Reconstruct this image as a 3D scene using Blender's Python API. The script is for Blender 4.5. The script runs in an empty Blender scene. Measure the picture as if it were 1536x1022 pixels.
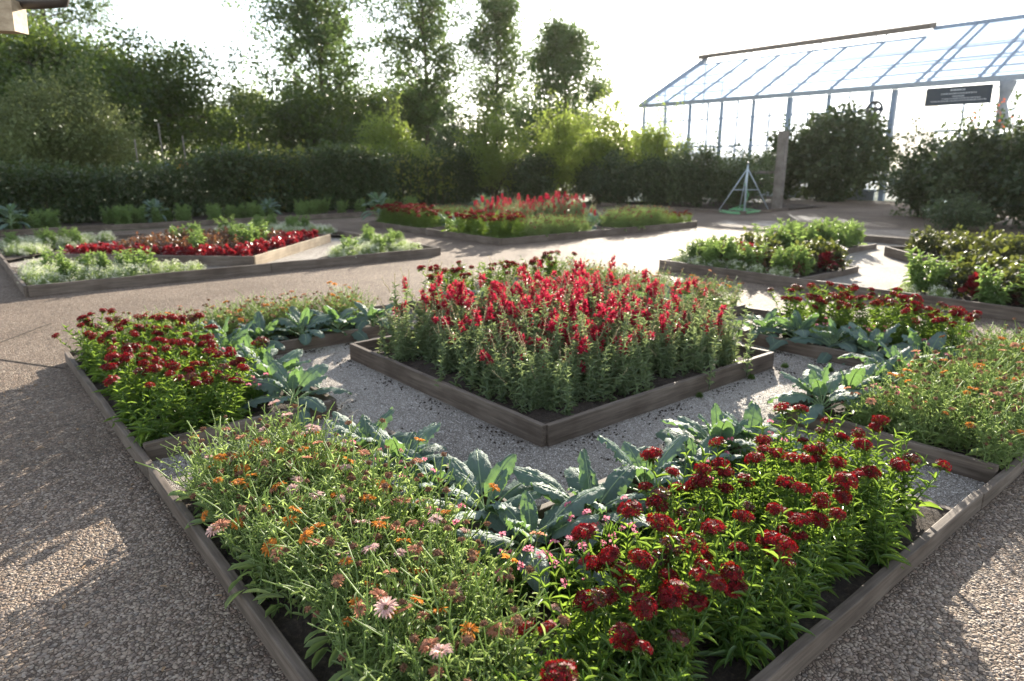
import bpy, math, random
import numpy as np
from mathutils import Vector, Matrix, Euler

SEED = 7
HAZE = .00014
rng = np.random.default_rng(SEED)
random.seed(SEED)
S = bpy.context.scene
COL = S.collection
R = math.radians

# ------------------------------------------------------------------ mesh builder
class MB:
    def __init__(s):
        s.V = []; s.n = 0; s.Q = []; s.T = []; s.mQ = []; s.mT = []; s.aQ = []; s.aT = []
    def add(s, v, quads=None, tris=None, mat=0, var=0.5):
        v = np.asarray(v, float); s.V.append(v)
        if quads is not None and len(quads):
            q = np.asarray(quads, int) + s.n; s.Q.append(q)
            s.mQ.append(np.full(len(q), mat)); s.aQ.append(np.broadcast_to(np.asarray(var, float), (len(q),)))
        if tris is not None and len(tris):
            t = np.asarray(tris, int) + s.n; s.T.append(t)
            s.mT.append(np.full(len(t), mat)); s.aT.append(np.broadcast_to(np.asarray(var, float), (len(t),)))
        s.n += len(v)
    def inst(s, tmpl, T, P, mat=0, var=None):
        v, q, t = tmpl
        v = np.asarray(v, float); k = len(P); m = len(v)
        if k == 0: return
        W = np.einsum('kij,mj->kmi', T, v) + np.asarray(P)[:, None, :]
        if var is None: var = rng.random(k)
        var = np.broadcast_to(np.asarray(var, float), (k,))
        off = (np.arange(k) * m)[:, None, None]
        Q = (np.asarray(q, int)[None] + off).reshape(-1, 4) if len(q) else None
        Tt = (np.asarray(t, int)[None] + off).reshape(-1, 3) if len(t) else None
        base = s.n; s.V.append(W.reshape(-1, 3))
        if Q is not None:
            s.Q.append(Q + base); s.mQ.append(np.full(len(Q), mat)); s.aQ.append(np.repeat(var, len(q)))
        if Tt is not None:
            s.T.append(Tt + base); s.mT.append(np.full(len(Tt), mat)); s.aT.append(np.repeat(var, len(t)))
        s.n += k * m
    def box(s, lo, hi, mat=0, var=0.5, taper=None):
        x0, y0, z0 = lo; x1, y1, z1 = hi
        v = [(x0,y0,z0),(x1,y0,z0),(x1,y1,z0),(x0,y1,z0),(x0,y0,z1),(x1,y0,z1),(x1,y1,z1),(x0,y1,z1)]
        s.add(v, [(0,3,2,1),(4,5,6,7),(0,1,5,4),(1,2,6,5),(2,3,7,6),(3,0,4,7)], None, mat, var)
    def bar(s, a, b, w, h, mat=0, var=0.5, up=(0,0,1)):
        a = np.array(a, float); b = np.array(b, float); d = b - a; L = np.linalg.norm(d); d /= L
        u = np.array(up, float)
        if abs(np.dot(u, d)) > .98: u = np.array([1., 0, 0])
        x = np.cross(d, u); x /= np.linalg.norm(x); z = np.cross(x, d)
        v = [p + x*sx*w/2 + z*sz*h/2 for p in (a, b) for sx, sz in ((-1,-1),(1,-1),(1,1),(-1,1))]
        s.add(v, [(3,2,1,0),(4,5,6,7),(0,1,5,4),(1,2,6,5),(2,3,7,6),(3,0,4,7)], None, mat, var)
    def tube(s, pts, rad, sides=5, mat=0, var=0.5, cap=True):
        pts = np.asarray(pts, float); n = len(pts)
        rad = np.broadcast_to(np.asarray(rad, float), (n,))
        d = np.gradient(pts, axis=0); d /= np.linalg.norm(d, axis=1)[:, None] + 1e-9
        ref = np.array([0.31, 0.95, 0.1]) if abs(d[:, 2]).mean() > .5 else np.array([0.05, 0.1, 1.])
        x = np.cross(d, ref); x /= np.linalg.norm(x, axis=1)[:, None] + 1e-9
        y = np.cross(d, x)
        a = np.linspace(0, 2*np.pi, sides, endpoint=False)
        V = pts[:, None] + rad[:, None, None]*(np.cos(a)[None,:,None]*x[:,None] + np.sin(a)[None,:,None]*y[:,None])
        q = []
        for i in range(n-1):
            for j in range(sides):
                k = (j+1) % sides
                q.append((i*sides+j, (i+1)*sides+j, (i+1)*sides+k, i*sides+k))
        V = V.reshape(-1, 3); t = []
        if cap:
            V = np.vstack([V, pts[-1:] + d[-1:]*rad[-1]*.4, pts[:1]])
            for j in range(sides):
                k = (j+1) % sides
                t.append(((n-1)*sides+j, n*sides, (n-1)*sides+k)); t.append((j, k, n*sides+1))
        s.add(V, q, t, mat, var)
    def mesh(s, name, mats, smooth=True):
        me = bpy.data.meshes.new(name)
        V = np.vstack(s.V); nq = sum(map(len, s.Q)); nt = sum(map(len, s.T))
        me.vertices.add(len(V)); me.vertices.foreach_set('co', V.astype(np.float32).ravel())
        li = np.concatenate([a.ravel() for a in s.Q + s.T]).astype(np.int32)
        me.loops.add(len(li)); me.loops.foreach_set('vertex_index', li)
        me.polygons.add(nq + nt)
        st = np.concatenate([np.arange(nq)*4, nq*4 + np.arange(nt)*3]).astype(np.int32)
        me.polygons.foreach_set('loop_start', st)
        me.polygons.foreach_set('material_index', np.concatenate(s.mQ + s.mT).astype(np.int32))
        me.polygons.foreach_set('use_smooth', np.full(nq+nt, bool(smooth)))
        at = me.attributes.new('var', 'FLOAT', 'FACE')
        at.data.foreach_set('value', np.concatenate(s.aQ + s.aT).astype(np.float32))
        for m in mats: me.materials.append(m)
        me.update(calc_edges=True)
        me.validate()
        return me

def link(name, data, parent=None, loc=(0,0,0), rot=(0,0,0), sc=1.0):
    o = bpy.data.objects.new(name, data); COL.objects.link(o)
    o.location = loc; o.rotation_euler = rot
    o.scale = (sc,)*3 if isinstance(sc, (int, float)) else sc
    if parent is not None: o.parent = parent
    return o
def tag(o, label=None, cat=None, group=None, kind=None):
    if label: o['label'] = label
    if cat: o['category'] = cat
    if group: o['group'] = group
    if kind: o['kind'] = kind
    return o
def root(name, label, cat, group=None, loc=(0,0,0), rz=0, sc=1.0, tilt=(0,0)):
    o = link(name, None, None, loc, (tilt[0], tilt[1], rz), sc); o.empty_display_size = .1
    return tag(o, label, cat, group)
def part(name, mb, mats, parent, smooth=False, bevel=0):
    o = link(name, mb.mesh(name, mats, smooth), parent)
    if bevel:
        b = o.modifiers.new('bevel', 'BEVEL'); b.width = bevel; b.segments = 2; b.limit_method = 'ANGLE'
    return o

def frames(d, n, sx=1, sy=1, sz=1):
    d = np.asarray(d, float); d = d/ (np.linalg.norm(d, axis=1)[:, None] + 1e-9)
    n = np.asarray(n, float)
    x = np.cross(d, n); l = np.linalg.norm(x, axis=1)[:, None]
    x = np.where(l < 1e-3, np.array([1., 0, 0]), x/(l + 1e-9)); z = np.cross(x, d)
    one = np.ones(len(d))
    return np.stack([x*(one*sx)[:, None], d*(one*sy)[:, None], z*(one*sz)[:, None]], axis=2)
def unit(k):
    v = rng.normal(size=(k, 3)); return v/np.linalg.norm(v, axis=1)[:, None]

# ------------------------------------------------------------------ leaf templates (length along +Y, width X, face Z)
def blade(ys, ws, droop=0.15, fold=0.12, wave=0):
    v = []; q = []; t = []
    for y, w in zip(ys, ws):
        z = -droop*y*y
        v += [(-w/2, y, z + fold*w), (0, y, z), (w/2, y, z + fold*w)]
    n = len(ys)
    for i in range(n-1):
        a = 3*i
        q += [(a, a+1, a+4, a+3), (a+1, a+2, a+5, a+4)]
    return np.array(v, float), q, t
LANCE = blade([0, .2, .5, .8, 1], [.25, .8, 1, .6, .03], .35, .18)
OBLONG = blade([0, .25, .6, .88, 1], [.3, .65, 1, .8, .1], .25, .15)
NARROW = blade([0, .4, .8, 1], [.5, 1, .7, .05], .2, .2)
LEAF2 = (np.array([(0,0,0), (.5,.45,.06), (0,1,-.08), (-.5,.45,.06)], float), [(0,1,2,3)], [])
LEAF4 = (np.array([(0,0,0), (.42,.3,.08), (.5,.62,.04), (0,1,-.15), (-.5,.62,.04), (-.42,.3,.08), (0,.5,-.02)], float), [(0,1,2,6),(6,2,3,4),(0,6,4,5)], [])
FROND = (np.array([(0,0,0),(.12,.3,0),(.1,.7,-.08),(0,1,-.2),(-.1,.7,-.08),(-.12,.3,0)], float), [(0,1,2,3),(0,3,4,5)], [])

# ------------------------------------------------------------------ materials
def newmat(name):
    m = bpy.data.materials.new(name); m.use_nodes = True
    nt = m.node_tree; nt.nodes.clear()
    out = nt.nodes.new('ShaderNodeOutputMaterial')
    return m, nt, out
def N(nt, typ, **kw):
    n = nt.nodes.new(typ)
    for k, v in kw.items():
        if k.startswith('i_'):
            key = k[2:]; key = int(key) if key.isdigit() else key.replace('_', ' ')
            n.inputs[key].default_value = v
        else: setattr(n, k, v)
    return n
def ramp(nt, stops, interp='LINEAR'):
    r = nt.nodes.new('ShaderNodeValToRGB'); cr = r.color_ramp; cr.interpolation = interp
    while len(cr.elements) < len(stops): cr.elements.new(.5)
    for e, (p, c) in zip(cr.elements, stops): e.position = p; e.color = (*c, 1) if len(c) == 3 else c
    return r
def leaf_mat(name, stops, trans, fac=.4, rough=.45, spec=.4, bump=0, bscale=150, hv=.25):
    m, nt, out = newmat(name); L = nt.links.new
    at = N(nt, 'ShaderNodeAttribute', attribute_name='var')
    oi = N(nt, 'ShaderNodeObjectInfo')
    mx = N(nt, 'ShaderNodeMath', operation='MULTIPLY_ADD'); mx.inputs[1].default_value = hv; mx.inputs[2].default_value = -hv/2
    L(oi.outputs['Random'], mx.inputs[0])
    ad = N(nt, 'ShaderNodeMath', operation='ADD', use_clamp=True); L(at.outputs['Fac'], ad.inputs[0]); L(mx.outputs[0], ad.inputs[1])
    k = len(stops); rp = ramp(nt, [(i/max(1, k-1), c) for i, c in enumerate(stops)])
    L(ad.outputs[0], rp.inputs[0])
    p = N(nt, 'ShaderNodeBsdfPrincipled'); p.inputs['Roughness'].default_value = rough; p.inputs['Specular IOR Level'].default_value = spec
    L(rp.outputs[0], p.inputs['Base Color'])
    if fac > 0:
        tr = N(nt, 'ShaderNodeBsdfTranslucent')
        mc = N(nt, 'ShaderNodeMix', data_type='RGBA', blend_type='MIX'); mc.inputs['Factor'].default_value = .75
        L(rp.outputs[0], mc.inputs['A']); mc.inputs['B'].default_value = (*trans, 1)
        L(mc.outputs['Result'], tr.inputs['Color'])
        mix = N(nt, 'ShaderNodeMixShader'); mix.inputs[0].default_value = fac
        L(p.outputs[0], mix.inputs[1]); L(tr.outputs[0], mix.inputs[2]); L(mix.outputs[0], out.inputs[0])
    else: L(p.outputs[0], out.inputs[0])
    if bump:
        tc = N(nt, 'ShaderNodeTexCoord'); vo = N(nt, 'ShaderNodeTexVoronoi', i_Scale=bscale); L(tc.outputs['Object'], vo.inputs['Vector'])
        bp = N(nt, 'ShaderNodeBump', i_Strength=bump, i_Distance=.004); L(vo.outputs['Distance'], bp.inputs['Height'])
        L(bp.outputs[0], p.inputs['Normal'])
    return m
def plain(name, c, rough=.6, metal=0, spec=.5):
    m, nt, out = newmat(name)
    p = N(nt, 'ShaderNodeBsdfPrincipled'); p.inputs['Base Color'].default_value = (*c, 1); p.inputs['Roughness'].default_value = rough
    p.inputs['Metallic'].default_value = metal; p.inputs['Specular IOR Level'].default_value = spec
    tc = N(nt, 'ShaderNodeTexCoord'); no = N(nt, 'ShaderNodeTexNoise', i_Scale=9., i_Detail=6.); nt.links.new(tc.outputs['Object'], no.inputs['Vector'])
    mp = N(nt, 'ShaderNodeMapRange'); mp.inputs['To Min'].default_value = .72; mp.inputs['To Max'].default_value = 1.2; nt.links.new(no.outputs[0], mp.inputs[0])
    mx = N(nt, 'ShaderNodeMix', data_type='RGBA', blend_type='MULTIPLY'); mx.inputs['Factor'].default_value = 1
    mx.inputs['A'].default_value = (*c, 1); nt.links.new(mp.outputs[0], mx.inputs['B']); nt.links.new(mx.outputs['Result'], p.inputs['Base Color'])
    nt.links.new(p.outputs[0], out.inputs[0]); return m

def wood_mat(name, c1, c2, c3):
    m, nt, out = newmat(name); L = nt.links.new
    tc = N(nt, 'ShaderNodeTexCoord'); oi = N(nt, 'ShaderNodeObjectInfo')
    ge = N(nt, 'ShaderNodeNewGeometry')
    # grain runs along the board: the object's own X axis
    mp = N(nt, 'ShaderNodeMapping'); mp.inputs['Scale'].default_value = (1.2, 22, 22); L(tc.outputs['Object'], mp.inputs['Vector'])
    av = N(nt, 'ShaderNodeVectorMath', operation='ADD'); L(mp.outputs[0], av.inputs[0])
    cm = N(nt, 'ShaderNodeVectorMath', operation='SCALE'); cm.inputs[0].default_value = (31, 17, 5); L(oi.outputs['Random'], cm.inputs['Scale']); L(cm.outputs[0], av.inputs[1])
    n1 = N(nt, 'ShaderNodeTexNoise', i_Scale=2.2, i_Detail=8., i_Roughness=.65); L(av.outputs[0], n1.inputs['Vector'])
    n2 = N(nt, 'ShaderNodeTexNoise', i_Scale=3.1, i_Detail=5.); L(tc.outputs['Object'], n2.inputs['Vector'])
    r1 = ramp(nt, [(.28, c1), (.5, c2), (.75, c3)]); L(n1.outputs[0], r1.inputs[0])
    r2 = ramp(nt, [(.35, (.55, .5, .46)), (.62, (1.1, 1.08, 1.05))]); L(n2.outputs[0], r2.inputs[0])
    mx = N(nt, 'ShaderNodeMix', data_type='RGBA', blend_type='MULTIPLY'); mx.inputs['Factor'].default_value = .75
    L(r1.outputs[0], mx.inputs['A']); L(r2.outputs[0], mx.inputs['B'])
    p = N(nt, 'ShaderNodeBsdfPrincipled', i_Roughness=.75); p.inputs['Specular IOR Level'].default_value = .3
    L(mx.outputs['Result'], p.inputs['Base Color'])
    bp = N(nt, 'ShaderNodeBump', i_Strength=.5, i_Distance=.004); L(n1.outputs[0], bp.inputs['Height']); L(bp.outputs[0], p.inputs['Normal'])
    L(p.outputs[0], out.inputs[0]); return m

def pebble_ground(name, scale, stops, gap, bumpd, patch=None, size2=2.3, rough=.75, debris=None):
    m, nt, out = newmat(name); L = nt.links.new
    tc = N(nt, 'ShaderNodeTexCoord')
    wn = N(nt, 'ShaderNodeTexNoise', i_Scale=scale*.6, i_Detail=2.); L(tc.outputs['Object'], wn.inputs['Vector'])
    wa = N(nt, 'ShaderNodeMix', data_type='RGBA', blend_type='LINEAR_LIGHT'); wa.inputs['Factor'].default_value = .5/scale
    L(tc.outputs['Object'], wa.inputs['A']); L(wn.outputs['Color'], wa.inputs['B'])
    v = N(nt, 'ShaderNodeTexVoronoi', i_Scale=scale, i_Randomness=1.); L(wa.outputs['Result'], v.inputs['Vector'])
    ve = N(nt, 'ShaderNodeTexVoronoi', feature='DISTANCE_TO_EDGE', i_Scale=scale, i_Randomness=1.); L(wa.outputs['Result'], ve.inputs['Vector'])
    sc = N(nt, 'ShaderNodeSeparateColor'); L(v.outputs['Color'], sc.inputs[0])
    rp = ramp(nt, [(i/(len(stops)-1), c) for i, c in enumerate(stops)]); L(sc.outputs[0], rp.inputs[0])
    er = ramp(nt, [(.0, (0,0,0)), (.13, (1,1,1))]); L(ve.outputs['Distance'], er.inputs[0])
    mg = N(nt, 'ShaderNodeMix', data_type='RGBA'); L(er.outputs[0], mg.inputs['Factor']); mg.inputs['A'].default_value = (*gap, 1); L(rp.outputs[0], mg.inputs['B'])
    big = N(nt, 'ShaderNodeTexNoise', i_Scale=.55, i_Detail=6., i_Roughness=.6); L(tc.outputs['Object'], big.inputs['Vector'])
    br = ramp(nt, [(.3, (.66, .63, .60)), (.7, (1.16, 1.15, 1.13))]); L(big.outputs[0], br.inputs[0])
    mb = N(nt, 'ShaderNodeMix', data_type='RGBA', blend_type='MULTIPLY'); mb.inputs['Factor'].default_value = 1; L(mg.outputs['Result'], mb.inputs['A']); L(br.outputs[0], mb.inputs['B'])
    col = mb.outputs['Result']
    if debris:
        dn = N(nt, 'ShaderNodeTexNoise', i_Scale=13., i_Detail=9., i_Roughness=.75); L(tc.outputs['Object'], dn.inputs['Vector'])
        dr = ramp(nt, [(.57, (0,0,0)), (.66, (1,1,1))]); L(dn.outputs[0], dr.inputs[0])
        mm = N(nt, 'ShaderNodeMath', operation='MULTIPLY'); L(dr.outputs[0], mm.inputs[0]); mm.inputs[1].default_value = .8
        md = N(nt, 'ShaderNodeMix', data_type='RGBA'); L(mm.outputs[0], md.inputs['Factor']); L(col, md.inputs['A']); md.inputs['B'].default_value = (*debris, 1)
        col = md.outputs['Result']
    p = N(nt, 'ShaderNodeBsdfPrincipled', i_Roughness=rough); p.inputs['Specular IOR Level'].default_value = .12
    L(col, p.inputs['Base Color'])
    hr = ramp(nt, [(0, (0,0,0)), (.1, (.55,)*3), (.3, (1,1,1))]); L(ve.outputs['Distance'], hr.inputs[0])
    hv = N(nt, 'ShaderNodeMath', operation='MULTIPLY'); L(hr.outputs[0], hv.inputs[0])
    sv = N(nt, 'ShaderNodeMath', operation='MULTIPLY_ADD'); L(sc.outputs[1], sv.inputs[0]); sv.inputs[1].default_value = .7; sv.inputs[2].default_value = .4
    L(sv.outputs[0], hv.inputs[1])
    bp = N(nt, 'ShaderNodeBump', i_Strength=1., i_Distance=bumpd); L(hv.outputs[0], bp.inputs['Height']); L(bp.outputs[0], p.inputs['Normal'])
    L(p.outputs[0], out.inputs[0]); return m

def soil_mat():
    m, nt, out = newmat('soil'); L = nt.links.new
    tc = N(nt, 'ShaderNodeTexCoord'); n = N(nt, 'ShaderNodeTexNoise', i_Scale=45., i_Detail=10., i_Roughness=.75); L(tc.outputs['Object'], n.inputs['Vector'])
    r = ramp(nt, [(.3, (.018, .012, .009)), (.52, (.05, .035, .025)), (.74, (.15, .108, .078))]); L(n.outputs[0], r.inputs[0])
    p = N(nt, 'ShaderNodeBsdfPrincipled', i_Roughness=.95); L(r.outputs[0], p.inputs['Base Color'])
    bp = N(nt, 'ShaderNodeBump', i_Strength=1., i_Distance=.02); L(n.outputs[0], bp.inputs['Height']); L(bp.outputs[0], p.inputs['Normal'])
    L(p.outputs[0], out.inputs[0]); return m
def grass_mat():
    m, nt, out = newmat('meadow'); L = nt.links.new
    tc = N(nt, 'ShaderNodeTexCoord'); n = N(nt, 'ShaderNodeTexNoise', i_Scale=.8, i_Detail=12., i_Roughness=.7); L(tc.outputs['Object'], n.inputs['Vector'])
    r = ramp(nt, [(.3, (.03, .045, .014)), (.55, (.06, .08, .025)), (.75, (.10, .11, .045))]); L(n.outputs[0], r.inputs[0])
    p = N(nt, 'ShaderNodeBsdfPrincipled', i_Roughness=.9); L(r.outputs[0], p.inputs['Base Color']); L(p.outputs[0], out.inputs[0]); return m
def bark_mat(name, a, b):
    m, nt, out = newmat(name); L = nt.links.new
    tc = N(nt, 'ShaderNodeTexCoord'); mp = N(nt, 'ShaderNodeMapping'); mp.inputs['Scale'].default_value = (9, 9, 1.5); L(tc.outputs['Object'], mp.inputs['Vector'])
    n = N(nt, 'ShaderNodeTexNoise', i_Scale=2., i_Detail=8.); L(mp.outputs[0], n.inputs['Vector'])
    r = ramp(nt, [(.35, a), (.65, b)]); L(n.outputs[0], r.inputs[0])
    p = N(nt, 'ShaderNodeBsdfPrincipled', i_Roughness=.9); L(r.outputs[0], p.inputs['Base Color'])
    bp = N(nt, 'ShaderNodeBump', i_Strength=.7, i_Distance=.03); L(n.outputs[0], bp.inputs['Height']); L(bp.outputs[0], p.inputs['Normal'])
    L(p.outputs[0], out.inputs[0]); return m
def pane_mat(name, transp, tint, white):
    m, nt, out = newmat(name); L = nt.links.new
    t = N(nt, 'ShaderNodeBsdfTransparent'); t.inputs[0].default_value = (*tint, 1)
    d = N(nt, 'ShaderNodeBsdfTranslucent'); d.inputs[0].default_value = (*white, 1)
    df = N(nt, 'ShaderNodeBsdfDiffuse'); df.inputs[0].default_value = (*white, 1)
    g = N(nt, 'ShaderNodeBsdfGlossy', i_Roughness=.08)
    tc = N(nt, 'ShaderNodeTexCoord'); n = N(nt, 'ShaderNodeTexNoise', i_Scale=.7, i_Detail=5.); L(tc.outputs['Object'], n.inputs['Vector'])
    mr = N(nt, 'ShaderNodeMapRange'); mr.inputs['From Min'].default_value = .3; mr.inputs['From Max'].default_value = .7
    mr.inputs['To Min'].default_value = 1-transp-.12; mr.inputs['To Max'].default_value = min(1, 1-transp+.12); L(n.outputs[0], mr.inputs[0])
    m1 = N(nt, 'ShaderNodeMixShader'); m1.inputs[0].default_value = .3; L(d.outputs[0], m1.inputs[1]); L(df.outputs[0], m1.inputs[2])
    m2 = N(nt, 'ShaderNodeMixShader'); L(mr.outputs[0], m2.inputs[0]); L(t.outputs[0], m2.inputs[1]); L(m1.outputs[0], m2.inputs[2])
    m3 = N(nt, 'ShaderNodeMixShader'); m3.inputs[0].default_value = .05; L(m2.outputs[0], m3.inputs[1]); L(g.outputs[0], m3.inputs[2])
    L(m3.outputs[0], out.inputs[0]); return m

M = {}
M['kale'] = leaf_mat('kale_leaf', [(.085,.13,.118), (.118,.17,.15), (.16,.215,.19)], (.26,.46,.07), .28, .6, .16, .5, 150)
M['kale_rib'] = leaf_mat('kale_rib', [(.22,.32,.16), (.3,.4,.22)], (.3,.5,.1), .2, .5)
M['sw'] = leaf_mat('sweet_william_leaf', [(.05,.10,.028), (.075,.14,.036), (.115,.18,.05)], (.34,.50,.055), .46, .4, .45)
M['sw_red'] = leaf_mat('dark_red_petal', [(.065,.001,.003), (.13,.002,.005), (.22,.005,.01)], (.36,.004,.009), .28, .6, .25)
M['sw_old'] = leaf_mat('faded_dark_petal', [(.03,.004,.005), (.07,.008,.008), (.12,.03,.02)], (.2,.02,.01), .2)
M['sw_calyx'] = leaf_mat('calyx', [(.05,.05,.02), (.09,.10,.03)], (.3,.35,.05), .3)
M['cal'] = leaf_mat('calendula_leaf', [(.125,.19,.065), (.175,.25,.09), (.26,.32,.145)], (.44,.56,.16), .48, .5, .4)
M['cal_or'] = leaf_mat('orange_petal', [(.58,.19,.03), (.68,.29,.06)], (.75,.33,.06), .4, .6, .2)
M['cal_sal'] = leaf_mat('salmon_petal', [(.50,.20,.12), (.62,.32,.21)], (.7,.36,.22), .4, .6, .2)
M['cal_pink'] = leaf_mat('pale_pink_petal', [(.68,.40,.36), (.8,.58,.52)], (.85,.6,.55), .4, .6, .2)
M['cal_brown'] = leaf_mat('spent_head', [(.10,.05,.035), (.19,.10,.065), (.30,.18,.11)], (.4,.2,.1), .15, .8, .1)
M['snap'] = leaf_mat('snapdragon_leaf', [(.085,.13,.065), (.135,.19,.095), (.20,.26,.14)], (.36,.44,.15), .4, .38, .6)
M['snap_red'] = leaf_mat('snapdragon_petal', [(.28,.008,.032), (.44,.018,.058), (.6,.08,.13)], (.72,.04,.09), .4, .5, .25)
M['snap_seed'] = leaf_mat('seed_pod', [(.28,.24,.14), (.42,.34,.22)], (.5,.45,.25), .3, .7)
M['pinkfl'] = leaf_mat('pink_white_petal', [(.6,.06,.16), (.75,.25,.32), (.8,.62,.62)], (.85,.3,.4), .4, .6, .2)
M['fine'] = leaf_mat('fine_green_leaf', [(.05,.11,.025), (.09,.16,.035)], (.3,.48,.06), .4)
M['alys'] = leaf_mat('white_floret', [(.56,.60,.40), (.72,.74,.58), (.78,.74,.72)], (.76,.78,.5), .35, .7, .2)
M['alys_l'] = leaf_mat('alyssum_leaf', [(.14,.22,.08), (.22,.30,.12)], (.5,.62,.2), .45)
M['green'] = leaf_mat('fresh_green_leaf', [(.07,.13,.045), (.105,.17,.06), (.15,.22,.08)], (.34,.48,.11), .42)
M['begonia'] = leaf_mat('glossy_red_leaf', [(.10,.008,.012), (.19,.014,.02), (.30,.04,.045)], (.5,.03,.04), .28, .35, .5)
M['bronze'] = leaf_mat('bronze_leaf', [(.055,.02,.02), (.10,.045,.03), (.13,.09,.03)], (.3,.12,.05), .3, .4)
M['lime'] = leaf_mat('purple_lime_leaf', [(.022,.018,.024), (.034,.036,.026), (.07,.09,.028)], (.30,.34,.05), .26, .55, .2)
M['hedge'] = leaf_mat('hedge_leaf', [(.018,.034,.014), (.03,.055,.02), (.05,.075,.028)], (.16,.22,.03), .22, .45, .4)
M['vine'] = leaf_mat('vine_leaf', [(.05,.09,.02), (.11,.15,.03), (.22,.2,.06)], (.5,.5,.1), .4, .5)
M['tree'] = leaf_mat('dark_tree_leaf', [(.030,.058,.026), (.048,.088,.038), (.075,.12,.05)], (.24,.36,.09), .38, .45)
M['wide'] = leaf_mat('oak_leaf', [(.016,.034,.014), (.03,.058,.018), (.07,.105,.026)], (.24,.34,.05), .32, .45)
M['feather'] = leaf_mat('feathery_needle', [(.05,.085,.05), (.08,.12,.06)], (.25,.34,.12), .35, .6)
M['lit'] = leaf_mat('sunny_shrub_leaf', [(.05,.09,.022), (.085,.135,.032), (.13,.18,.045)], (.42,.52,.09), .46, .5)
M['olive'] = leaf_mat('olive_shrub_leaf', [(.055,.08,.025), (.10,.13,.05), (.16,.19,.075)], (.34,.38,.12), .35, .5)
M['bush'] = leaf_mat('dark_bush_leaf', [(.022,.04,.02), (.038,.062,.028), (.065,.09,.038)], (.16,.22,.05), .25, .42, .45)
M['far'] = leaf_mat('far_leaf', [(.05,.08,.035), (.09,.12,.05)], (.3,.36,.12), .35, .7, .1)
M['redleaf'] = leaf_mat('red_leaf', [(.4,.04,.03), (.5,.1,.05)], (.8,.2,.1), .4)
M['bark'] = bark_mat('bark', (.035,.028,.02), (.10,.08,.06))
M['twig'] = bark_mat('twig', (.05,.045,.025), (.11,.10,.05))
M['wood'] = wood_mat('weathered_board', (.075,.058,.046), (.14,.112,.092), (.23,.19,.16))
M['woodp'] = wood_mat('pale_and_sunlit_board', (.30,.23,.155), (.42,.33,.23), (.52,.43,.31))  # pale timber; also the sunlit version of the weathered board
M['post'] = wood_mat('grey_post', (.10,.085,.075), (.17,.15,.135), (.26,.235,.21))
M['soil'] = soil_mat()
M['meadow'] = grass_mat()
M['pave'] = pebble_ground('exposed_aggregate', 58, [(.12,.09,.07),(.23,.175,.135),(.31,.245,.19),(.195,.156,.127),(.39,.325,.26),(.255,.182,.14),(.165,.145,.128)], (.085,.066,.055), .008)
M['gravel'] = pebble_ground('fine_gravel', 95, [(.30,.27,.245),(.48,.445,.41),(.39,.355,.325),(.60,.565,.525),(.43,.39,.355)], (.13,.115,.10), .008, debris=(.07,.05,.038))
M['stone'] = leaf_mat('loose_stone', [(.28,.25,.225), (.46,.425,.39), (.62,.58,.54)], (0,0,0), 0, .8, .3)
M['agg'] = leaf_mat('pavement_pebble', [(.13,.099,.079),(.24,.18,.14),(.32,.25,.195),(.21,.17,.142),(.42,.35,.28)], (0,0,0), 0, .65, .4)
M['steel'] = plain('grey_steel', (.30,.33,.37), .45, .3)
M['frame'] = plain('aluminium_frame', (.24,.30,.40), .5, .0)
M['vent'] = plain('weathered_vent', (.16,.13,.11), .8)
M['roofpane'] = pane_mat('roof_pane', .36, (.66,.79,1), (.74,.83,.98))
M['wallpane'] = pane_mat('wall_pane', .5, (.86,.92,1), (.85,.88,.95))
M['clear'] = pane_mat('clear_pane', .93, (.98,.99,1), (.8,.84,.9))
M['sheet'] = pane_mat('white_sheet', .25, (.95,.95,.95), (.85,.82,.78))
M['sign'] = plain('dark_slate', (.035,.045,.06), .5)
M['signtext'] = plain('white_lettering', (.6,.62,.65), .6)
M['hose'] = plain('green_hose', (.16,.42,.2), .4)
M['sprink'] = plain('galvanised_tube', (.45,.52,.58), .35, .4)
M['gutter'] = plain('bronze_gutter', (.05,.04,.035), .4)
M['cloth_o'] = plain('coral_cloth', (.75,.18,.1), .8); M['cloth_y'] = plain('yellow_cloth', (.75,.5,.06), .8); M['cloth_b'] = plain('blue_cloth', (.3,.42,.6), .8)
M['skin'] = plain('skin', (.45,.27,.19), .6); M['hair'] = plain('hair', (.05,.03,.02), .7)
M['fan'] = plain('black_fan', (.04,.045,.05), .5)
M['dry'] = leaf_mat('dry_leaf', [(.28,.17,.09), (.36,.24,.14)], (.4,.25,.1), .2, .7)
M['curtain'] = plain('grey_cloth', (.3,.31,.33), .9)

# ------------------------------------------------------------------ camera, sun, sky
SUN_AZ, SUN_EL = R(55), R(16.5)
w = bpy.data.worlds.new('World'); S.world = w; w.use_nodes = True
nt = w.node_tree; bg = nt.nodes['Background']
sky = nt.nodes.new('ShaderNodeTexSky'); sky.sky_type = 'NISHITA'; sky.sun_disc = False
sky.sun_elevation = SUN_EL; sky.sun_rotation = SUN_AZ; sky.air_density = 1.0; sky.dust_density = .4; sky.ozone_density = 1.4
hsv = nt.nodes.new('ShaderNodeHueSaturation'); hsv.inputs['Saturation'].default_value = .5
nt.links.new(sky.outputs[0], hsv.inputs['Color']); nt.links.new(hsv.outputs[0], bg.inputs[0]); bg.inputs[1].default_value = .12
sd = Vector((math.sin(SUN_AZ)*math.cos(SUN_EL), math.cos(SUN_AZ)*math.cos(SUN_EL), math.sin(SUN_EL)))
ld = bpy.data.lights.new('sun', 'SUN'); ld.energy = 5.0; ld.angle = R(.6); ld.color = (1, .905, .755)
lo = link('sun', ld, None, (10, 10, 20)); lo.rotation_euler = (-sd).to_track_quat('-Z', 'Y').to_euler()
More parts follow.
